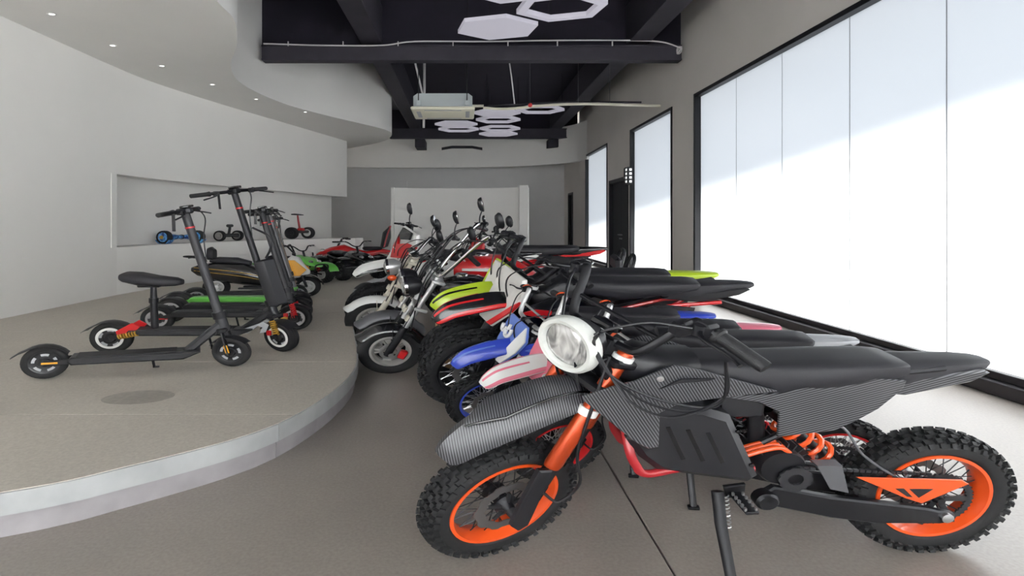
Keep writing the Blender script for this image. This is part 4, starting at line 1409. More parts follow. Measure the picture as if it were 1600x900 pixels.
    if S['rack']:
        rk = t.part('luggage_rack', MB().tube(curve([(.02, .12, .82), (-.22, .13, .85), (-.36, .08, .86), (-.36, -.08, .86), (-.22, -.13, .85), (.02, -.12, .82)], 5), .011, 8), S['rack'])
        for x in (-.08, -.2, -.3):
            t.part('rack_rail', MB().tube([(x, -.12, .838), (x, .12, .838)], .007, 6), S['rack'], rk)
        for sg in (1, -1):
            t.part('rack_stay', MB().tube([(-.10, .12 * sg, .84), (-.06, .11 * sg, .66)], .009, 6), 'black_metal', rk)
    if S['back']:
        bk_ = t.part('backrest_bar', MB().tube(curve([(-.10, .10, .60), (-.20, .10, .80), (-.25, .08, 1.0), (-.26, 0, 1.05), (-.25, -.08, 1.0), (-.20, -.10, .80), (-.10, -.10, .60)], 5), .012, 8), S['backmat'])
        if S['back'] == 'pad':
            t.part('backrest_pad', MB().box((-.215, 0, .93), (.05, .24, .12), None, .02), 'seat_vinyl', bk_)
    ks = t.part('kickstand', MB().tube([(.55, .10, .26), (.55, .22, .22 * math.tan(R(8)) + .012)], .013, 8), 'black_metal')
    t.part('stand_foot', MB().box((.55, .225, .225 * math.tan(R(8)) + .010), (.05, .03, .014)), 'black_metal', ks)
    return t


c7 = road_bike('cruiser_motorcycle', 'black cruiser motorcycle with tall chrome handlebar and red brake caliper', dict(bars=1.27, tank='black_gloss', back='bar', lamp2=False, pull=.06), 'cruiser motorcycles')
stand_bike(c7, (-.46, 4.73), (.80, 4.66), 1.28, 1.0, 8)
c8 = road_bike('cruiser_motorcycle', 'motorcycle with glossy red white-striped tank and grey front fender', dict(bars=1.12, tank='red', fender='mid_grey', stripes='white_plastic', fork='silver', back='pad', bar_mat='black_metal', side='black_gloss', R=.225, tank_dx=-.2, tank_dz=.09, tank_s=1.2, wb=1.36), 'cruiser motorcycles')
stand_bike(c8, (-.54, 5.22), (.84, 5.17), 1.36, 1.02, 8)
c9 = road_bike('retro_moped', 'retro moped with white front fender, cream fork legs and chrome rear rack', dict(bars=1.05, tank='white_plastic', fender='white_plastic', fork='ivory_tube', low='ivory_tube', rack='chrome', lamp='silver', w=.11, R=.24, lamp2=True, caliper='red'), 'cruiser motorcycles')
stand_bike(c9, (-.74, 5.95), (.62, 5.82), 1.28, 1.05, 8)
c12 = road_bike('retro_moped', 'dark moped with black rear rack and round mirrors behind the red-tanked motorcycle', dict(bars=1.08, tank='dark_grey', fender='black_gloss', fork='silver', rack='light_grey', w=.11, R=.24, mirror=(1, -1)), 'cruiser motorcycles')
stand_bike(c12, (-.2, 8.15), (1.1, 8.1), 1.28, 1.05, 8)

# cardboard box standing between the cruiser and the lime dirt bike
t = Thing('cardboard_box', 'narrow brown cardboard box standing between the cruiser and lime dirt bike', 'box')
bx = t.part('carton', MB().box((0, 0, .295), (.10, .07, .59), None, .002), 'cardboard')
t.part('flap', MB().box((-.025, 0, .592), (.048, .066, .004), None, .001), 'cardboard', bx)
t.part('flap', MB().box((.026, 0, .592), (.048, .066, .004), None, .001), 'cardboard', bx)
t.place((-.13 * WIDE, 4.60, .0))

# ------------------------------------------------------------------ kick scooters on the platform
def kick_scooter(name, label, spec, group='electric kick scooters on the platform'):
    S = dict(wb=.95, R=.117, w=.05, deck='black_plastic', stem='dark_grey', fender='black_plastic', steer=-22, height=1.20, seat=False, battery=False, fork='black_metal', hub='black_plastic', rimm='light_grey', arm=None,
             accent='yellow', thick=.055, dz=.10, deck_top='rubber_soft', caliper=None, springs=None, grip='rubber_soft', disc=False, wide_bar=.25, knob=False, stem_r=.024)
    S.update(spec)
    t = Thing(name, label, 'scooter', group)
    wb, Rw = S['wb'], S['R']
    top = S['height']
    ax = unit((-.235, 0, 1.0))
    base = np.array([wb, 0, Rw])
    M = axis_rot(base, ax, R(S['steer']))
    fwd = np.array([ax[2], 0, -ax[0]])

    def on(tt, f_=0.0, y=0.0):
        return tuple(base + ax * tt + fwd * f_ + np.array([0, y, 0]))

    def wheel(nm, c, MM):
        tr = knobby_tire(c, Rw, S['w'], Rw * .66, 26, .006, 32) if S['knob'] else smooth_tire(c, Rw, S['w'], Rw * .66, 32)
        ti = t.part(nm, tr.xf(MM), 'rubber')
        rim = Rw * .68
        hb = MB().lathe([(.0, -S['w'] * .5), (rim * .35, -S['w'] * .5), (rim * .42, -S['w'] * .32), (rim * .85, -S['w'] * .30), (rim, -S['w'] * .4), (rim, S['w'] * .4), (rim * .85, S['w'] * .30), (rim * .42, S['w'] * .32), (rim * .35, S['w'] * .5), (.0, S['w'] * .5)], c, (0, 1, 0), 28)
        h_ = t.part('hub', hb.xf(MM), S['hub'], ti)
        for sg in (1, -1):
            if S['disc']:
                t.part('brake_disc', disc_ring(c, rim * .96, rim * .76, sg * S['w'] * .52, .003, 48, 0).xf(MM), 'white_plastic' if S['disc'] == 'white' else 'steel', ti)
            m_ = MB()
            for k in range(5):
                a0 = 2 * math.pi * k / 5
                m_.lathe([(rim * .60, sg * S['w'] * .305), (rim * .60, sg * S['w'] * .33), (rim * .80, sg * S['w'] * .33), (rim * .80, sg * S['w'] * .305)], c, (0, 1, 0), 6, arc=(a0, a0 + .7))
            t.part('hub_slots', m_.xf(MM), S['rimm'], ti, kind='stuff')
        return ti

    wheel('front_tire', (wb, 0, Rw), M)
    wheel('rear_tire', (0, 0, Rw), None)
    z0, z1 = S['dz'], S['dz'] + S['thick']
    dk = t.part('deck', MB().prism([(.13, z0), (wb - .26, z0 - .005), (wb - .17, z0 + .04), (wb - .17, z0 + .055), (wb - .26, z1), (.13, z1), (.11, (z0 + z1) / 2)], -.075, .075, .010), S['deck'])
    t.part('deck_mat', MB().box(((.14 + wb - .28) / 2, 0, z1 + .002), (wb - .45, .13, .005), None, .001), S['deck_top'], dk)
    for sg in (1, -1):
        t.part('rear_stay', MB().bar((.16, .055 * sg, (z0 + z1) / 2), (0, .042 * sg, Rw), .012, .038, .003), S['arm'] or S['deck'])
        if S['accent']:
            t.part('side_reflector', MB().box((.04, .051 * sg, Rw + .003), (.10, .005, .012)), S['accent'])
    t.part('neck', MB().bar((wb - .25, 0, z0 + .03), (wb - .055, 0, Rw + .22), .055, .055, .014), S['stem'])
    rows = []
    for k in range(10):
        a = R(30 + 130 * k / 9)
        rr = Rw + .016 + (.012 if k > 7 else 0)
        rows.append([(rr * math.cos(a) - (.02 if k > 8 else 0), S['w'] * .75 * q, Rw + (rr - .012 * q * q) * math.sin(a)) for q in (-1, -.6, 0, .6, 1)])
    t.part('rear_fender', MB().shell(rows, .004), S['fender'])
    rows = []
    for k in range(8):
        a = R(40 + 115 * k / 7)
        rr = Rw + .014
        rows.append([(wb + rr * math.cos(a), S['w'] * .75 * q, Rw + (rr - .012 * q * q) * math.sin(a)) for q in (-1, -.6, 0, .6, 1)])
    t.part('front_fender', MB().shell(rows, .004).xf(M), S['fender'])
    for sg in (1, -1):
        fk = t.part('fork_leg', MB().bar(on(-.01, .0, .042 * sg), on(.17, .0, .038 * sg), .010, .036, .004).xf(M), S['fork'])
        if S['accent']:
            t.part('fork_reflector', MB().box(on(.035, .0, .050 * sg), (.022, .005, .06), np.stack([fwd, np.array([0, 1, 0]), ax], 1)).xf(M), S['accent'], fk)
        if S['springs']:
            t.part('front_spring', coil(on(.03, .02, .058 * sg), on(.15, .02, .052 * sg), .018, 7, .006, 8).xf(M), S['springs'], fk)
        if S['caliper']:
            t.part('brake_caliper', MB().box(on(.045, -.055, .045 * sg), (.035, .02, .045), None, .005).xf(M), S['caliper'], fk)
    t.part('fork_crown', MB().box(on(.18), (.06, .10, .035), np.stack([fwd, np.array([0, 1, 0]), ax], 1), .008).xf(M), S['fork'])
    hh = (top - Rw) / ax[2]
    st = t.part('stem', MB().tube([on(.17), on(.26), on(.28), on(hh)], [S['stem_r'] * 1.25, S['stem_r'] * 1.25, S['stem_r'], S['stem_r'] * .92], 14).xf(M), S['stem'])
    t.part('folding_clamp', MB().lathe([(.0, 0), (S['stem_r'] * 1.5, 0), (S['stem_r'] * 1.5, .05), (.0, .05)], on(.27), ax, 16).xf(M), 'black_metal', st)
    t.part('accent_band', MB().lathe([(S['stem_r'] * 1.0, 0), (S['stem_r'] * 1.02, .002), (S['stem_r'] * 1.02, .010), (S['stem_r'] * 1.0, .012)], on(hh * .88), ax, 14).xf(M), 'red', st)
    t.part('stem_head', MB().box(on(hh), (.085, .055, .045), np.stack([fwd, np.array([0, 1, 0]), ax], 1), .01).xf(M), S['stem'], st)
    wbar = S['wide_bar']
    hb = t.part('handlebar', MB().tube(curve([on(hh, -.03, -wbar), on(hh, -.008, -.12), on(hh, .01, 0), on(hh, -.008, .12), on(hh, -.03, wbar)], 4), .014, 10).xf(M), 'black_metal')
    for sg in (1, -1):
        t.part('grip', MB().tube([on(hh, -.018, (wbar - .12) * sg), on(hh, -.022, (wbar - .10) * sg), on(hh, -.032, (wbar + .01) * sg)], [.022, .018, .017], 12).xf(M), S['grip'], hb)
        t.part('brake_lever', MB().tube(curve([on(hh - .005, .02, (wbar - .16) * sg), on(hh - .03, .05, (wbar - .10) * sg), on(hh - .05, .045, (wbar - .01) * sg)], 4), .006, 6).xf(M), 'black_metal', hb)
        t.part('control_pod', MB().box(on(hh - .005, .0, (wbar - .155) * sg), (.04, .035, .04), None, .008).xf(M), 'black_plastic', hb)
    t.part('display', MB().box(on(hh + .03, .02, 0), (.055, .07, .018), np.stack([fwd, np.array([0, 1, 0]), ax], 1), .005).xf(M), 'black_gloss', hb)
    t.part('cable', MB().tube(curve([on(hh, .03, .1), on(hh - .08, .08, .05), on(hh - .22, .05, .02), on(hh - .40, .03, .0)], 6), .004, 6).xf(M), 'black_plastic', hb)
    t.part('hang_tag', MB().box(on(hh - .07, -.012, -.13), (.02, .006, .13), None, .002).xf(M), 'black_plastic', hb)
    if S['battery']:
        t.part('battery_pack', MB().box(on(.47, .065), (.085, .11, .40), np.stack([fwd, np.array([0, 1, 0]), ax], 1), .012).xf(M), 'dark_grey', st)
        t.part('battery_cable', MB().tube(curve([on(.68, .09), on(.76, .16), on(.86, .17), on(.95, .06)], 6), .008, 8).xf(M), 'black_plastic', st)
    if S['seat']:
        sp = t.part('seat_post', MB().tube([(.27, 0, z1), (.265, 0, .44), (.265, 0, .57)], [.024, .024, .019], 12), 'black_metal')
        t.part('saddle', MB().body([(.07, .680, .625, .06), (.10, .695, .61, .10), (.18, .690, .585, .115), (.30, .660, .57, .09), (.41, .645, .575, .06), (.45, .628, .585, .03)], 16, 2.8), 'seat_vinyl', sp)
        t.part('saddle_frame', MB().box((.24, 0, .575), (.14, .05, .025), None, .006), 'black_metal', sp)
        t.part('post_clamp', MB().lathe([(.03, 0), (.03, .04)], (.265, 0, .43), (0, 0, 1), 14), 'black_metal', sp)
        for sg in (1, -1):
            t.part('swing_plate', MB().prism([(.05, .20), (.15, .27), (.20, .235), (.17, .20), (.06, .15)], *sorted((.055 * sg, .067 * sg)), .003), 'red')
            t.part('rear_spring', coil((.07, .078 * sg, .155), (.19, .078 * sg, .185), .018, 7, .006, 8), 'gold')
    if S['arm'] == 'truss':
        pass
    if S.get('truss'):
        for sg in (1, -1):
            t.part('truss_plate', MB().prism([(wb - .31, .17), (wb - .10, .27), (wb - .07, .24), (wb - .09, .18), (wb - .13, .17), (wb - .11, .22), (wb - .14, .235), (wb - .20, .17)], *sorted((.04 * sg, .055 * sg)), .003), S['truss'])
    ks = t.part('kickstand', MB().tube([(wb * .55, .05, z0), (wb * .56, .10, .012)], .008, 8), 'black_metal')
    t.part('stand_foot', MB().box((wb * .56 + .01, .105, .006), (.035, .02, .010)), 'black_metal', ks)
    return t


def stand_scooter(t, front, rear, z=PLAT, scale=1.0, lean=2):
    hd = math.atan2(front[1] - rear[1], front[0] - rear[0])
    return t.place((rear[0] * WIDE, rear[1], z), hd, R(-lean), scale=scale)


s1 = kick_scooter('kick_scooter', 'slim black folding kick scooter, closest to the platform edge', dict(height=1.20, steer=-28, stem_r=.027, wide_bar=.21))
stand_scooter(s1, (-1.368, 4.20), (-2.24, 3.88))
s2 = kick_scooter('seated_scooter', 'black scooter with padded saddle, red rear plates and gold springs', dict(wb=1.07, R=.135, w=.07, dz=.16, thick=.05, height=1.38, seat=True, battery=True, stem='black_metal', disc='white', springs='gold', caliper='red',
                  accent=None, truss='light_grey', steer=-34, wide_bar=.30))
stand_scooter(s2, (-1.18, 4.70), (-2.25, 4.64))
s3 = kick_scooter('kick_scooter', 'black scooter with red fork details behind the saddle scooter', dict(wb=1.05, R=.13, w=.07, dz=.15, height=1.24, disc='steel', caliper='red', accent='red', springs='red', steer=-6, wide_bar=.28, stem='dark_grey'))
stand_scooter(s3, (-1.30, 5.65), (-2.36, 5.6))
s4 = kick_scooter('kick_scooter', 'scooter with bright green deck and green fork', dict(wb=1.08, R=.135, w=.07, dz=.16, height=1.26, deck='green', deck_top='green', fork='green', accent=None, disc='steel', springs=None, steer=-10, wide_bar=.28, stem='mid_grey'))
stand_scooter(s4, (-1.55, 6.65), (-2.6, 6.6))
s5 = kick_scooter('kick_scooter', 'black scooter between the green-decked and red-detailed scooters', dict(wb=1.05, R=.135, w=.07, dz=.15, height=1.22, disc='steel', caliper='red', accent=None, steer=-4, wide_bar=.28, stem='black_metal'))
stand_scooter(s5, (-1.42, 6.12), (-2.46, 6.1))
s6 = kick_scooter('kick_scooter', 'scooter with brown metal stem leaning on its stand behind the green one', dict(wb=.98, R=.125, w=.06, dz=.13, height=1.17, disc='steel', accent=None, steer=20, stem='brown_metal', fork='brown_metal', wide_bar=.26))
stand_scooter(s6, (-1.72, 7.55), (-2.66, 7.2))
s7 = kick_scooter('kick_scooter', 'scooter with wide white stem beyond the red and white dirt bike', dict(wb=.98, R=.14, w=.07, height=1.28, stem='white_plastic', accent=None, steer=-15, stem_r=.045, wide_bar=.28))
stand_scooter(s7, (-.92, 9.7), (-1.25, 9.3), z=0.0)


# ------------------------------------------------------------------ low three-wheeler with black and gold body
t = Thing('electric_moped', 'black moped with gold lines and yellow white front cowl on the platform', 'moped')
for nm, x, y in (('front_tire', 1.12, 0), ('rear_tire', 0, .0)):
    cast_wheel(t, nm, (x, y, .17), .17, .10, .10, 'silver')
t.part('body_shell', MB().body([(-.30, .50, .43, .04), (-.22, .54, .36, .10), (.05, .60, .26, .16), (.35, .58, .20, .17), (.62, .44, .17, .16), (.80, .34, .17, .12)], 16, 2.6), 'black_gloss')
b = len(t.parts) - 1
for sg in (1, -1):
    for k in range(2):
        t.part('gold_line', MB().tube(curve([(-.25, .085 * sg, .50 - .05 * k), (.05, .165 * sg, .47 - .06 * k), (.35, .175 * sg, .42 - .06 * k), (.66, .155 * sg, .33 - .05 * k)], 5), .006, 6), 'gold', b)
    t.part('running_board', MB().box((.55, .14 * sg, .16), (.5, .07, .03), None, .008), 'black_plastic', b)
t.part('seat', MB().body([(.42, .60, .53, .08), (.25, .66, .56, .13), (.02, .67, .57, .13), (-.06, .64, .58, .10)], 14, 3), 'seat_vinyl')
t.part('backrest', MB().body([(-.02, .80, .62, .10), (-.06, .84, .62, .11), (-.10, .82, .62, .09)], 14, 3), 'seat_vinyl')
rk = t.part('luggage_rack', MB().tube(curve([(-.02, .10, .64), (-.28, .11, .67), (-.38, .06, .68), (-.38, -.06, .68), (-.28, -.11, .67), (-.02, -.10, .64)], 4), .012, 8), 'black_metal')
for x in (-.12, -.22, -.31):
    t.part('rack_rail', MB().tube([(x, -.1, .655), (x, .1, .655)], .008, 6), 'black_metal', rk)
t.part('front_cowl', MB().body([(.86, .62, .34, .10), (.93, .70, .30, .15), (1.02, .66, .32, .14), (1.10, .50, .36, .09), (1.15, .44, .38, .05)], 16, 2.6), 'white_plastic')
cw_ = len(t.parts) - 1
for sg in (1, -1):
    t.part('cowl_panel', MB().prism([(.84, .62), (.98, .62), (1.13, .46), (1.05, .36), (.88, .36)], *sorted((.125 * sg, .165 * sg)), .006), 'yellow', cw_)
t.part('front_fender', MB().shell([[(1.12 + .20 * math.cos(a), .06 * q, .17 + .20 * math.sin(a)) for q in (-1, -.5, 0, .5, 1)] for a in np.linspace(R(10), R(165), 10)], .006), 'black_gloss')
t.part('fork', MB().tube([(1.12, .07, .17), (1.0, .06, .55)], .018, 8).tube([(1.12, -.07, .17), (1.0, -.06, .55)], .018, 8).box((1.02, 0, .50), (.06, .16, .04)), 'black_metal')
hb_ = t.part('handlebar', MB().tube(curve([(.82, .32, .83), (.88, .16, .86), (.96, .0, .72), (.88, -.16, .86), (.82, -.32, .83)], 5), .012, 8), 'black_metal')
t.part('steering_post', MB().tube([(.97, 0, .50), (.95, 0, .73)], .025, 10), 'black_metal', hb_)
for sg in (1, -1):
    t.part('grip', MB().tube([(.845, .24 * sg, .842), (.81, .36 * sg, .825)], .018, 10), 'rubber_soft', hb_)
t.place((-2.78 * WIDE, 8.15, PLAT), R(4), scale=.9)


# ------------------------------------------------------------------ quads at the far end of the platform
def quad(name, label, c1, c2, spec=None, cat='quad bike'):
    S = dict(R=.20, w=.17, seat_back=False, bar=.86, L=.86, T=.36, flag=False)
    S.update(spec or {})
    t = Thing(name, label, cat, 'quads at the far end of the platform')
    L, T, Rw = S['L'], S['T'], S['R']
    for x in (0, L):
        for sg in (1, -1):
            cast_wheel(t, 'tire', (x, T * sg, Rw), Rw, S['w'], Rw * .5, 'black_metal' if not S.get('silver') else 'silver', tire=knobby_tire((x, T * sg, Rw), Rw, S['w'], Rw * .5, 20, .014, 28), disc=False, solid=True)
            t.part('suspension_arm', MB().bar((x + (.02 if x else -.02), .08 * sg, .26), (x, (T - .06) * sg, Rw), .03, .03, .005), c2)
            rows = [[(x + (Rw + .07) * math.cos(a), T * sg + .11 * q, Rw + .02 + (Rw + .07 - .02 * q * q) * math.sin(a)) for q in (-1, -.6, 0, .6, 1)] for a in np.linspace(R(15), R(165), 9)]
            t.part('wheel_arch', MB().shell(rows, .008), c1)
            if x:
                t.part('shock_spring', coil((x - .02, .12 * sg, .50), (x, .26 * sg, .27), .03, 6, .008, 8), 'red')
    t.part('frame', MB().bar((-.05, 0, .26), (L + .05, 0, .26), .16, .08, .02).bar((L - .05, 0, .28), (L - .12, 0, .60), .08, .08, .02), c2)
    t.part('body_shell', MB().body([(-.18, .52, .46, .10), (-.02, .56, .44, .17), (.25, .50, .34, .12), (.45, .56, .36, .12), (L - .22, .66, .40, .16), (L + .02, .60, .42, .20), (L + .20, .50, .42, .15), (L + .27, .44, .40, .08)], 16, 2.8), c1)
    t.part('bumper', MB().tube(curve([(L + .10, .14, .30), (L + .30, .14, .32), (L + .33, .12, .45), (L + .33, -.12, .45), (L + .30, -.14, .32), (L + .10, -.14, .30)], 4), .014, 8), 'black_metal')
    if S['seat_back']:
        t.part('seat', MB().box((.14, 0, .56), (.34, .34, .08), None, .03), 'seat_vinyl')
        b_ = t.part('seat_back', MB().body([(-.02, .62, .56, .15), (-.06, .95, .56, .17), (-.14, 1.05, .60, .13), (-.19, 1.10, .80, .08)], 14, 3), 'seat_vinyl')
        t.part('seat_trim', MB().tube(curve([(-.06, .17, .60), (-.12, .17, .9), (-.18, .10, 1.08), (-.18, -.10, 1.08), (-.12, -.17, .9), (-.06, -.17, .60)], 5), .014, 8), 'red_tube', b_)
    else:
        t.part('seat', MB().body([(-.14, .60, .53, .10), (.02, .64, .54, .14), (.25, .62, .52, .13), (.42, .62, .53, .10)], 14, 3), 'seat_vinyl')
    hb = t.part('handlebar', MB().tube(curve([(L - .28, .34, S['bar']), (L - .20, .18, S['bar']), (L - .14, .06, S['bar'] - .1), (L - .14, -.06, S['bar'] - .1), (L - .20, -.18, S['bar']), (L - .28, -.34, S['bar'])], 4), .013, 8), 'black_metal')
    t.part('steering_post', MB().tube([(L - .06, 0, .5), (L - .14, 0, S['bar'] - .1)], .02, 8), 'black_metal', hb)
    for sg in (1, -1):
        t.part('grip', MB().tube([(L - .24, .26 * sg, S['bar']), (L - .30, .39 * sg, S['bar'])], .019, 10), 'rubber_soft', hb)
        t.part('brake_lever', MB().tube([(L - .17, .22 * sg, S['bar']), (L - .20, .36 * sg, S['bar'] - .02)], .006, 6), 'silver', hb)
        t.part('headlamp', MB().ball((L + .16, .09 * sg, .52), (.05, .04, .035), 12, 8), 'lamp_lens')
    return t


quad('quad_bike', 'green quad bike with black seat on the platform', 'green', 'black_metal', dict(silver=True)).place((-2.68 * WIDE, 10.3, PLAT), R(-36), scale=.80)
quad('quad_bike', 'black quad bike beside the green one', 'black_gloss', 'black_metal', dict(R=.22)).place((-2.0 * WIDE, 11.3, PLAT), R(-50), scale=.86)
quad('go_kart', 'red framed go-kart with tall padded seat at the far end of the platform', 'red', 'red_tube', dict(seat_back=True, bar=.80), 'go-kart').place((-1.45 * WIDE, 12.5, PLAT), R(-168), scale=.95)


# ------------------------------------------------------------------ things on the niche shelf
def pattern_blue():
    m = mat('blue_pattern', (0.02, 0.13, 0.42), 0.3, 0, 0.5)
    nt = m.node_tree
    tc = [n for n in nt.nodes if n.type == 'TEX_COORD'][0]
    v = nt.nodes.new('ShaderNodeTexNoise')
    v.inputs['Scale'].default_value = 14
    v.inputs['Distortion'].default_value = 1.5
    cr = nt.nodes.new('ShaderNodeValToRGB')
    cr.color_ramp.elements[0].position = 0.45
    cr.color_ramp.elements[0].color = (0.012, 0.06, 0.25, 1)
    cr.color_ramp.elements[1].position = 0.58
    cr.color_ramp.elements[1].color = (0.15, 0.45, 0.85, 1)
    nt.links.new(tc.outputs['Object'], v.inputs['Vector'])
    nt.links.new(v.outputs['Fac'], cr.inputs['Fac'])
    nt.links.new(cr.outputs[0], nt.nodes['Principled BSDF'].inputs['Base Color'])


pattern_blue()
t = Thing('hoverboard', 'blue patterned hoverboard on the niche shelf', 'hoverboard')
for sg in (1, -1):
    ti = t.part('tire', smooth_tire((0, .30 * sg, .12), .12, .09, .085, 28), 'rubber')
    t.part('wheel_hub', MB().lathe([(.0, -.052), (.05, -.05), (.086, -.035), (.086, .035), (.05, .05), (.0, .052)], (0, .30 * sg, .12), (0, 1, 0), 24), 'blue_pattern', ti)
    t.part('hub_cap', MB().lathe([(.0, .062), (.03, .06), (.035, .05), (.035, -.05), (.03, -.06), (.0, -.062)], (0, .30 * sg, .12), (0, 1, 0), 18), 'gold', ti)
    t.part('wheel_cover', MB().lathe([(.128, -.05), (.136, -.03), (.136, .03), (.128, .05)], (0, .30 * sg, .12), (0, 1, 0), 18, arc=(R(200), R(340))), 'blue_pattern')
    secs = [[(.085 * w * math.cos(a), y * sg, .12 + .055 * w * math.sin(a)) for a in np.linspace(0, 2 * math.pi, 13)[:-1]] for y, w in ((.015, .62), (.08, .75), (.16, 1.0), (.245, 1.05))]
    t.part('foot_deck', MB().loft(secs), 'blue_pattern')
t.part('center_joint', MB().lathe([(.04, -.03), (.045, 0), (.04, .03)], (0, 0, .12), (0, 1, 0), 16), 'black_plastic')
t.place((-5.22, 10.05, SHELF), R(-24), wide=WIDE)

t = Thing('balance_scooter', 'small black balance scooter with silver wheel on the niche shelf', 'balance scooter')
for sg in (1, -1):
    cast_wheel(t, 'tire', (0, .20 * sg, .11), .11, .07, .075, 'cast_alloy', disc=False)
t.part('deck', MB().box((0, 0, .12), (.18, .32, .07), None, .02), 'black_plastic')
t.part('front_fork', MB().bar((.10, .24, .28), (.04, .25, .04), .03, .05, .01), 'silver')
t.part('knee_post', MB().tube([(.0, 0, .15), (.02, 0, .26), (.02, .0, .30)], .022, 10).box((.02, 0, .32), (.06, .14, .06), None, .02), 'black_plastic')
t.place((-4.95, 11.45, SHELF), R(-24))

t = Thing('balance_scooter', 'red and black balance scooter with a saddle on a tall post on the shelf', 'balance scooter')
for sg in (1, -1):
    cast_wheel(t, 'tire', (0, .24 * sg, .14), .14, .09, .08, 'white_plastic' if sg > 0 else 'black_metal', disc=False, solid=True)
t.part('deck', MB().box((0, 0, .17), (.16, .36, .07), None, .02), 'black_plastic')
t.part('center_cover', MB().box((0.02, 0, .22), (.12, .10, .08), None, .02), 'red')
po = t.part('seat_post', MB().tube([(.0, 0, .20), (-.03, 0, .40), (-.05, 0, .56)], [.022, .018, .015], 10), 'red_tube')
t.part('saddle', MB().body([(-.16, .60, .57, .05), (-.10, .605, .565, .08), (.0, .59, .56, .06), (.06, .58, .56, .03)], 12, 2.6), 'seat_vinyl', po)
t.place((-3.92, 13.0, SHELF), R(-24), scale=1.0)


# ------------------------------------------------------------------ ceiling services
def hexagon(x, y, ring, lb, r=.49, rot=-21, z=4.30):
    t = Thing('hexagon_lamp', lb, 'ceiling lamp', 'hexagon ceiling lamps')
    P = [np.array((math.cos(R(60 * k + rot)), math.sin(R(60 * k + rot)))) for k in range(6)]
    m = MB()
    if ring:
        ri = r * .80
        secs = [[(p[0] * r, p[1] * r, 0), (p[0] * r, p[1] * r, .07), (p[0] * ri, p[1] * ri, .07), (p[0] * ri, p[1] * ri, 0)] for p in P]
        V = [v for q in secs for v in q]
        m.add(V, [(k * 4 + i, ((k + 1) % 6) * 4 + i, ((k + 1) % 6) * 4 + (i + 1) % 4, k * 4 + (i + 1) % 4) for k in range(6) for i in range(4)])
    else:
        m.add([(p[0] * r, p[1] * r, 0) for p in P] + [(p[0] * r, p[1] * r, .06) for p in P], [tuple(range(6))[::-1], tuple(range(6, 12))] + [(k, (k + 1) % 6, 6 + (k + 1) % 6, 6 + k) for k in range(6)])
    t.part('light_ring' if ring else 'light_panel', m, 'hex_lamp', smooth=False)
    h = (CEIL if y < 10 else CEIL_FAR) - z
    for k in (0, 2, 4):
        t.part('hanging_wire', MB().tube([(P[k][0] * r * .9, P[k][1] * r * .9, .05), (P[k][0] * r * .9, P[k][1] * r * .9, h)], .004, 4), 'black_metal')
    t.place((x * WIDE, y, z))


hexagon(.385, 8.42, False, 'solid hexagon ceiling lamp, larger one closest to the viewer', rot=-21 + 30 - 30)
hexagon(1.02, 7.62, True, 'open hexagon ring lamp beside the large solid hexagon')
hexagon(.45, 6.95, False, 'solid hexagon ceiling lamp cut by the top edge of the picture')
hexagon(.674, 14.9, False, 'solid hexagon lamp behind the air conditioner, next to its pipe', rot=0)
hexagon(-.18, 16.6, False, 'solid hexagon lamp under the air conditioner panel', rot=0)
hexagon(.87, 18.4, False, 'solid hexagon lamp, last of the far cluster', rot=0)
hexagon(1.52, 14.5, True, 'open hexagon ring lamp above the red pipe joint', rot=0)
hexagon(.75, 15.9, True, 'open hexagon ring lamp in the middle of the far cluster', rot=0)
hexagon(-.13, 17.5, True, 'open hexagon ring lamp on the column side of the far cluster', rot=0)
hexagon(.86, 17.4, True, 'open hexagon ring lamp just before the last solid hexagon', rot=0)

t = Thing('air_conditioner', 'cream and grey ceiling cassette air conditioner hanging from rods', 'air conditioner')
pn = t.part('grille_panel', MB().box((0, 0, .03), (.95, 1.05, .06), None, .02), 'aircon_cream')
t.part('intake_grille', MB().box((0, 0, -.002), (.55, .60, .008), None, .002), 'aircon_cream', pn)
for sx in (1, -1):
    t.part('air_slot', MB().box((.37 * sx, 0, -.001), (.06, .60, .006)), 'light_grey', pn)
    t.part('air_slot', MB().box((0, .41 * sx, -.001), (.55, .06, .006)), 'light_grey', pn)
hs = t.part('housing', MB().prism([(-.44, .06), (.44, .06), (.44, .28), (.38, .34), (-.38, .34), (-.44, .28)], -.42, .42, .01), 'aircon_grey')
for sx in (1, -1):
    for sy in (1, -1):
        t.part('hanger_lug', MB().box((.36 * sx, .44 * sy, .14), (.07, .05, .10), None, .005), 'aircon_grey', hs)
        t.part('hanging_rod', MB().tube([(.36 * sx, .45 * sy, .14), (.36 * sx, .45 * sy, CEIL_FAR - 3.54)], .007, 6), 'black_metal', hs)
t.part('pipe_stub', MB().tube([(.42, .1, .2), (.62, .1, .2)], .03, 10), 'pipe_cream', hs)
t.place((-.42 / 1.0, 11.2, 3.54))


def pipe(name, pts, r, m, lb, cat='pipe', n=8):
    return solo(name, MB().tube(pts, r, n), m, lb, cat)


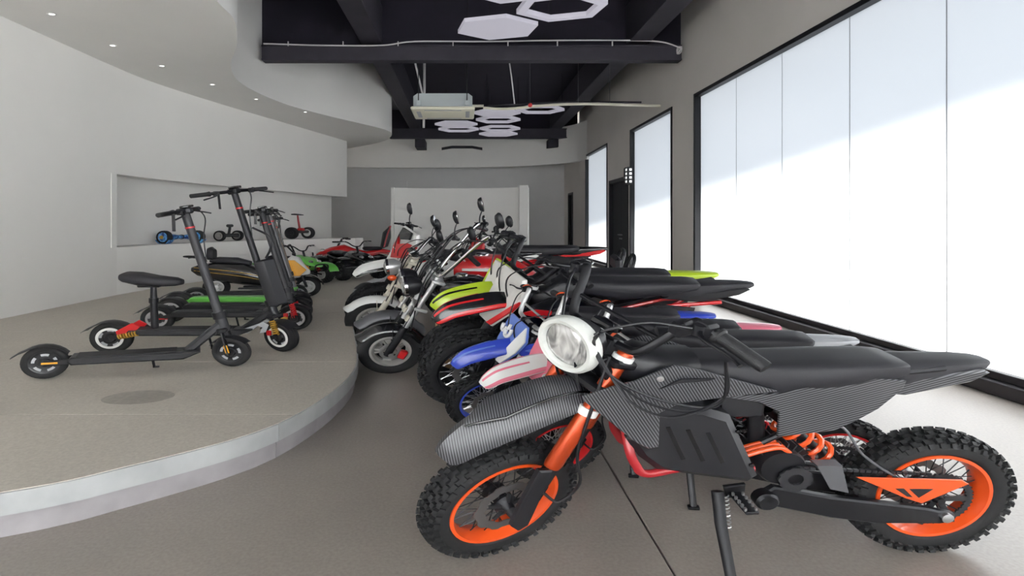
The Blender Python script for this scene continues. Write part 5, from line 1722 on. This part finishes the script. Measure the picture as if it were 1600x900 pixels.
pipe('insulated_pipe', curve([(.40, 11.3, 3.70), (.9, 11.3, 3.68), (1.8, 11.2, 3.74), (2.6, 11.2, 3.76), (3.3, 11.2, 3.74), (WALL_X - .01, 11.2, 3.72)], 5), .028, 'pipe_cream', 'cream insulated pipe from air conditioner to the window wall')
pipe('drain_pipe', [(.55, 12.4, 3.98), (2.2, 12.4, 4.06), (3.2, 12.4, 4.06), (WALL_X - .01, 12.4, 4.06)], .022, 'beam_black', 'thin dark pipe above the cream insulated pipe')
pipe('steel_conduit', [(-1.05, 10.9, 4.86), (1.0, 10.9, 4.84), (1.02, 10.9, 4.84)], .022, 'pipe_white', 'short pale conduit hanging above the air conditioner')
pipe('steel_conduit', [(.86, 10.9, 4.86), (.98, 11.2, 4.3), (1.05, 11.3, 3.78)], .014, 'pipe_white', 'slanted thin pale conduit dropping to the cream pipe')
pipe('steel_conduit', [(-1.08, 10.9, 5.2), (-1.06, 10.9, 4.86), (-.84, 11.0, 3.92)], .020, 'pipe_white', 'pale conduit dropping onto the air conditioner corner')
pipe('sprinkler_pipe', [(-.98, 13.2, 3.62), (-.96, 13.2, 4.62), (-.96, 13.2, CEIL_FAR)], .03, 'pipe_white', 'white vertical pipe hanging below the air conditioner panel')
pipe('threaded_rod', [(-.23, 7.6, 4.62), (-.23, 7.6, CEIL)], .012, 'pipe_white', 'single pale rod hanging from the ceiling near the solid hexagon')
solo('pipe_joint', MB().ball((1.36, 11.18, 3.73), (.045, .04, .045), 12, 8), 'tape_red', 'red taped joint on the cream pipe', 'pipe joint')
for x in (1.36, 2.35, 3.0):
    pipe('hanger_wire', [(x, 11.2, 3.76), (x, 11.2, CEIL_FAR)], .005, 'mid_grey', {1.36: 'thin hanger wire above the red pipe joint', 2.35: 'thin hanger wire in the middle of the cream pipe', 3.0: 'thin hanger wire of the cream pipe closest to the wall'}[x], 'wire', 5)

cb = Thing('power_cable', 'white cable clipped along the dark cross beam', 'cable')
c_ = cb.part('cable_run', MB().tube(curve([(-3.65, 0, .30), (-2.6, 0, .27), (-1.5, 0, .27), (-.9, 0, .34), (.4, 0, .34), (1.6, 0, .36), (3.0, 0, .36), (3.6, 0, .33), (3.95, 0, .22)], 6), .014, 8), 'pipe_white')
for x in (-3.2, -2.2, -1.2, -.2, .8, 1.7, 2.7):
    cb.part('cable_clip', MB().box((x, .0, .30), (.02, .02, .08)), 'pipe_white', c_)
cb.part('cable_coil', MB().tube([(3.92 + .05 * math.cos(a * .9), .02 * math.sin(a), .18 + .075 * math.sin(a)) for a in np.linspace(0, 18, 40)], .010, 6), 'pipe_white', c_)
cb.place((0, 9.90, 4.27), wide=1.0)
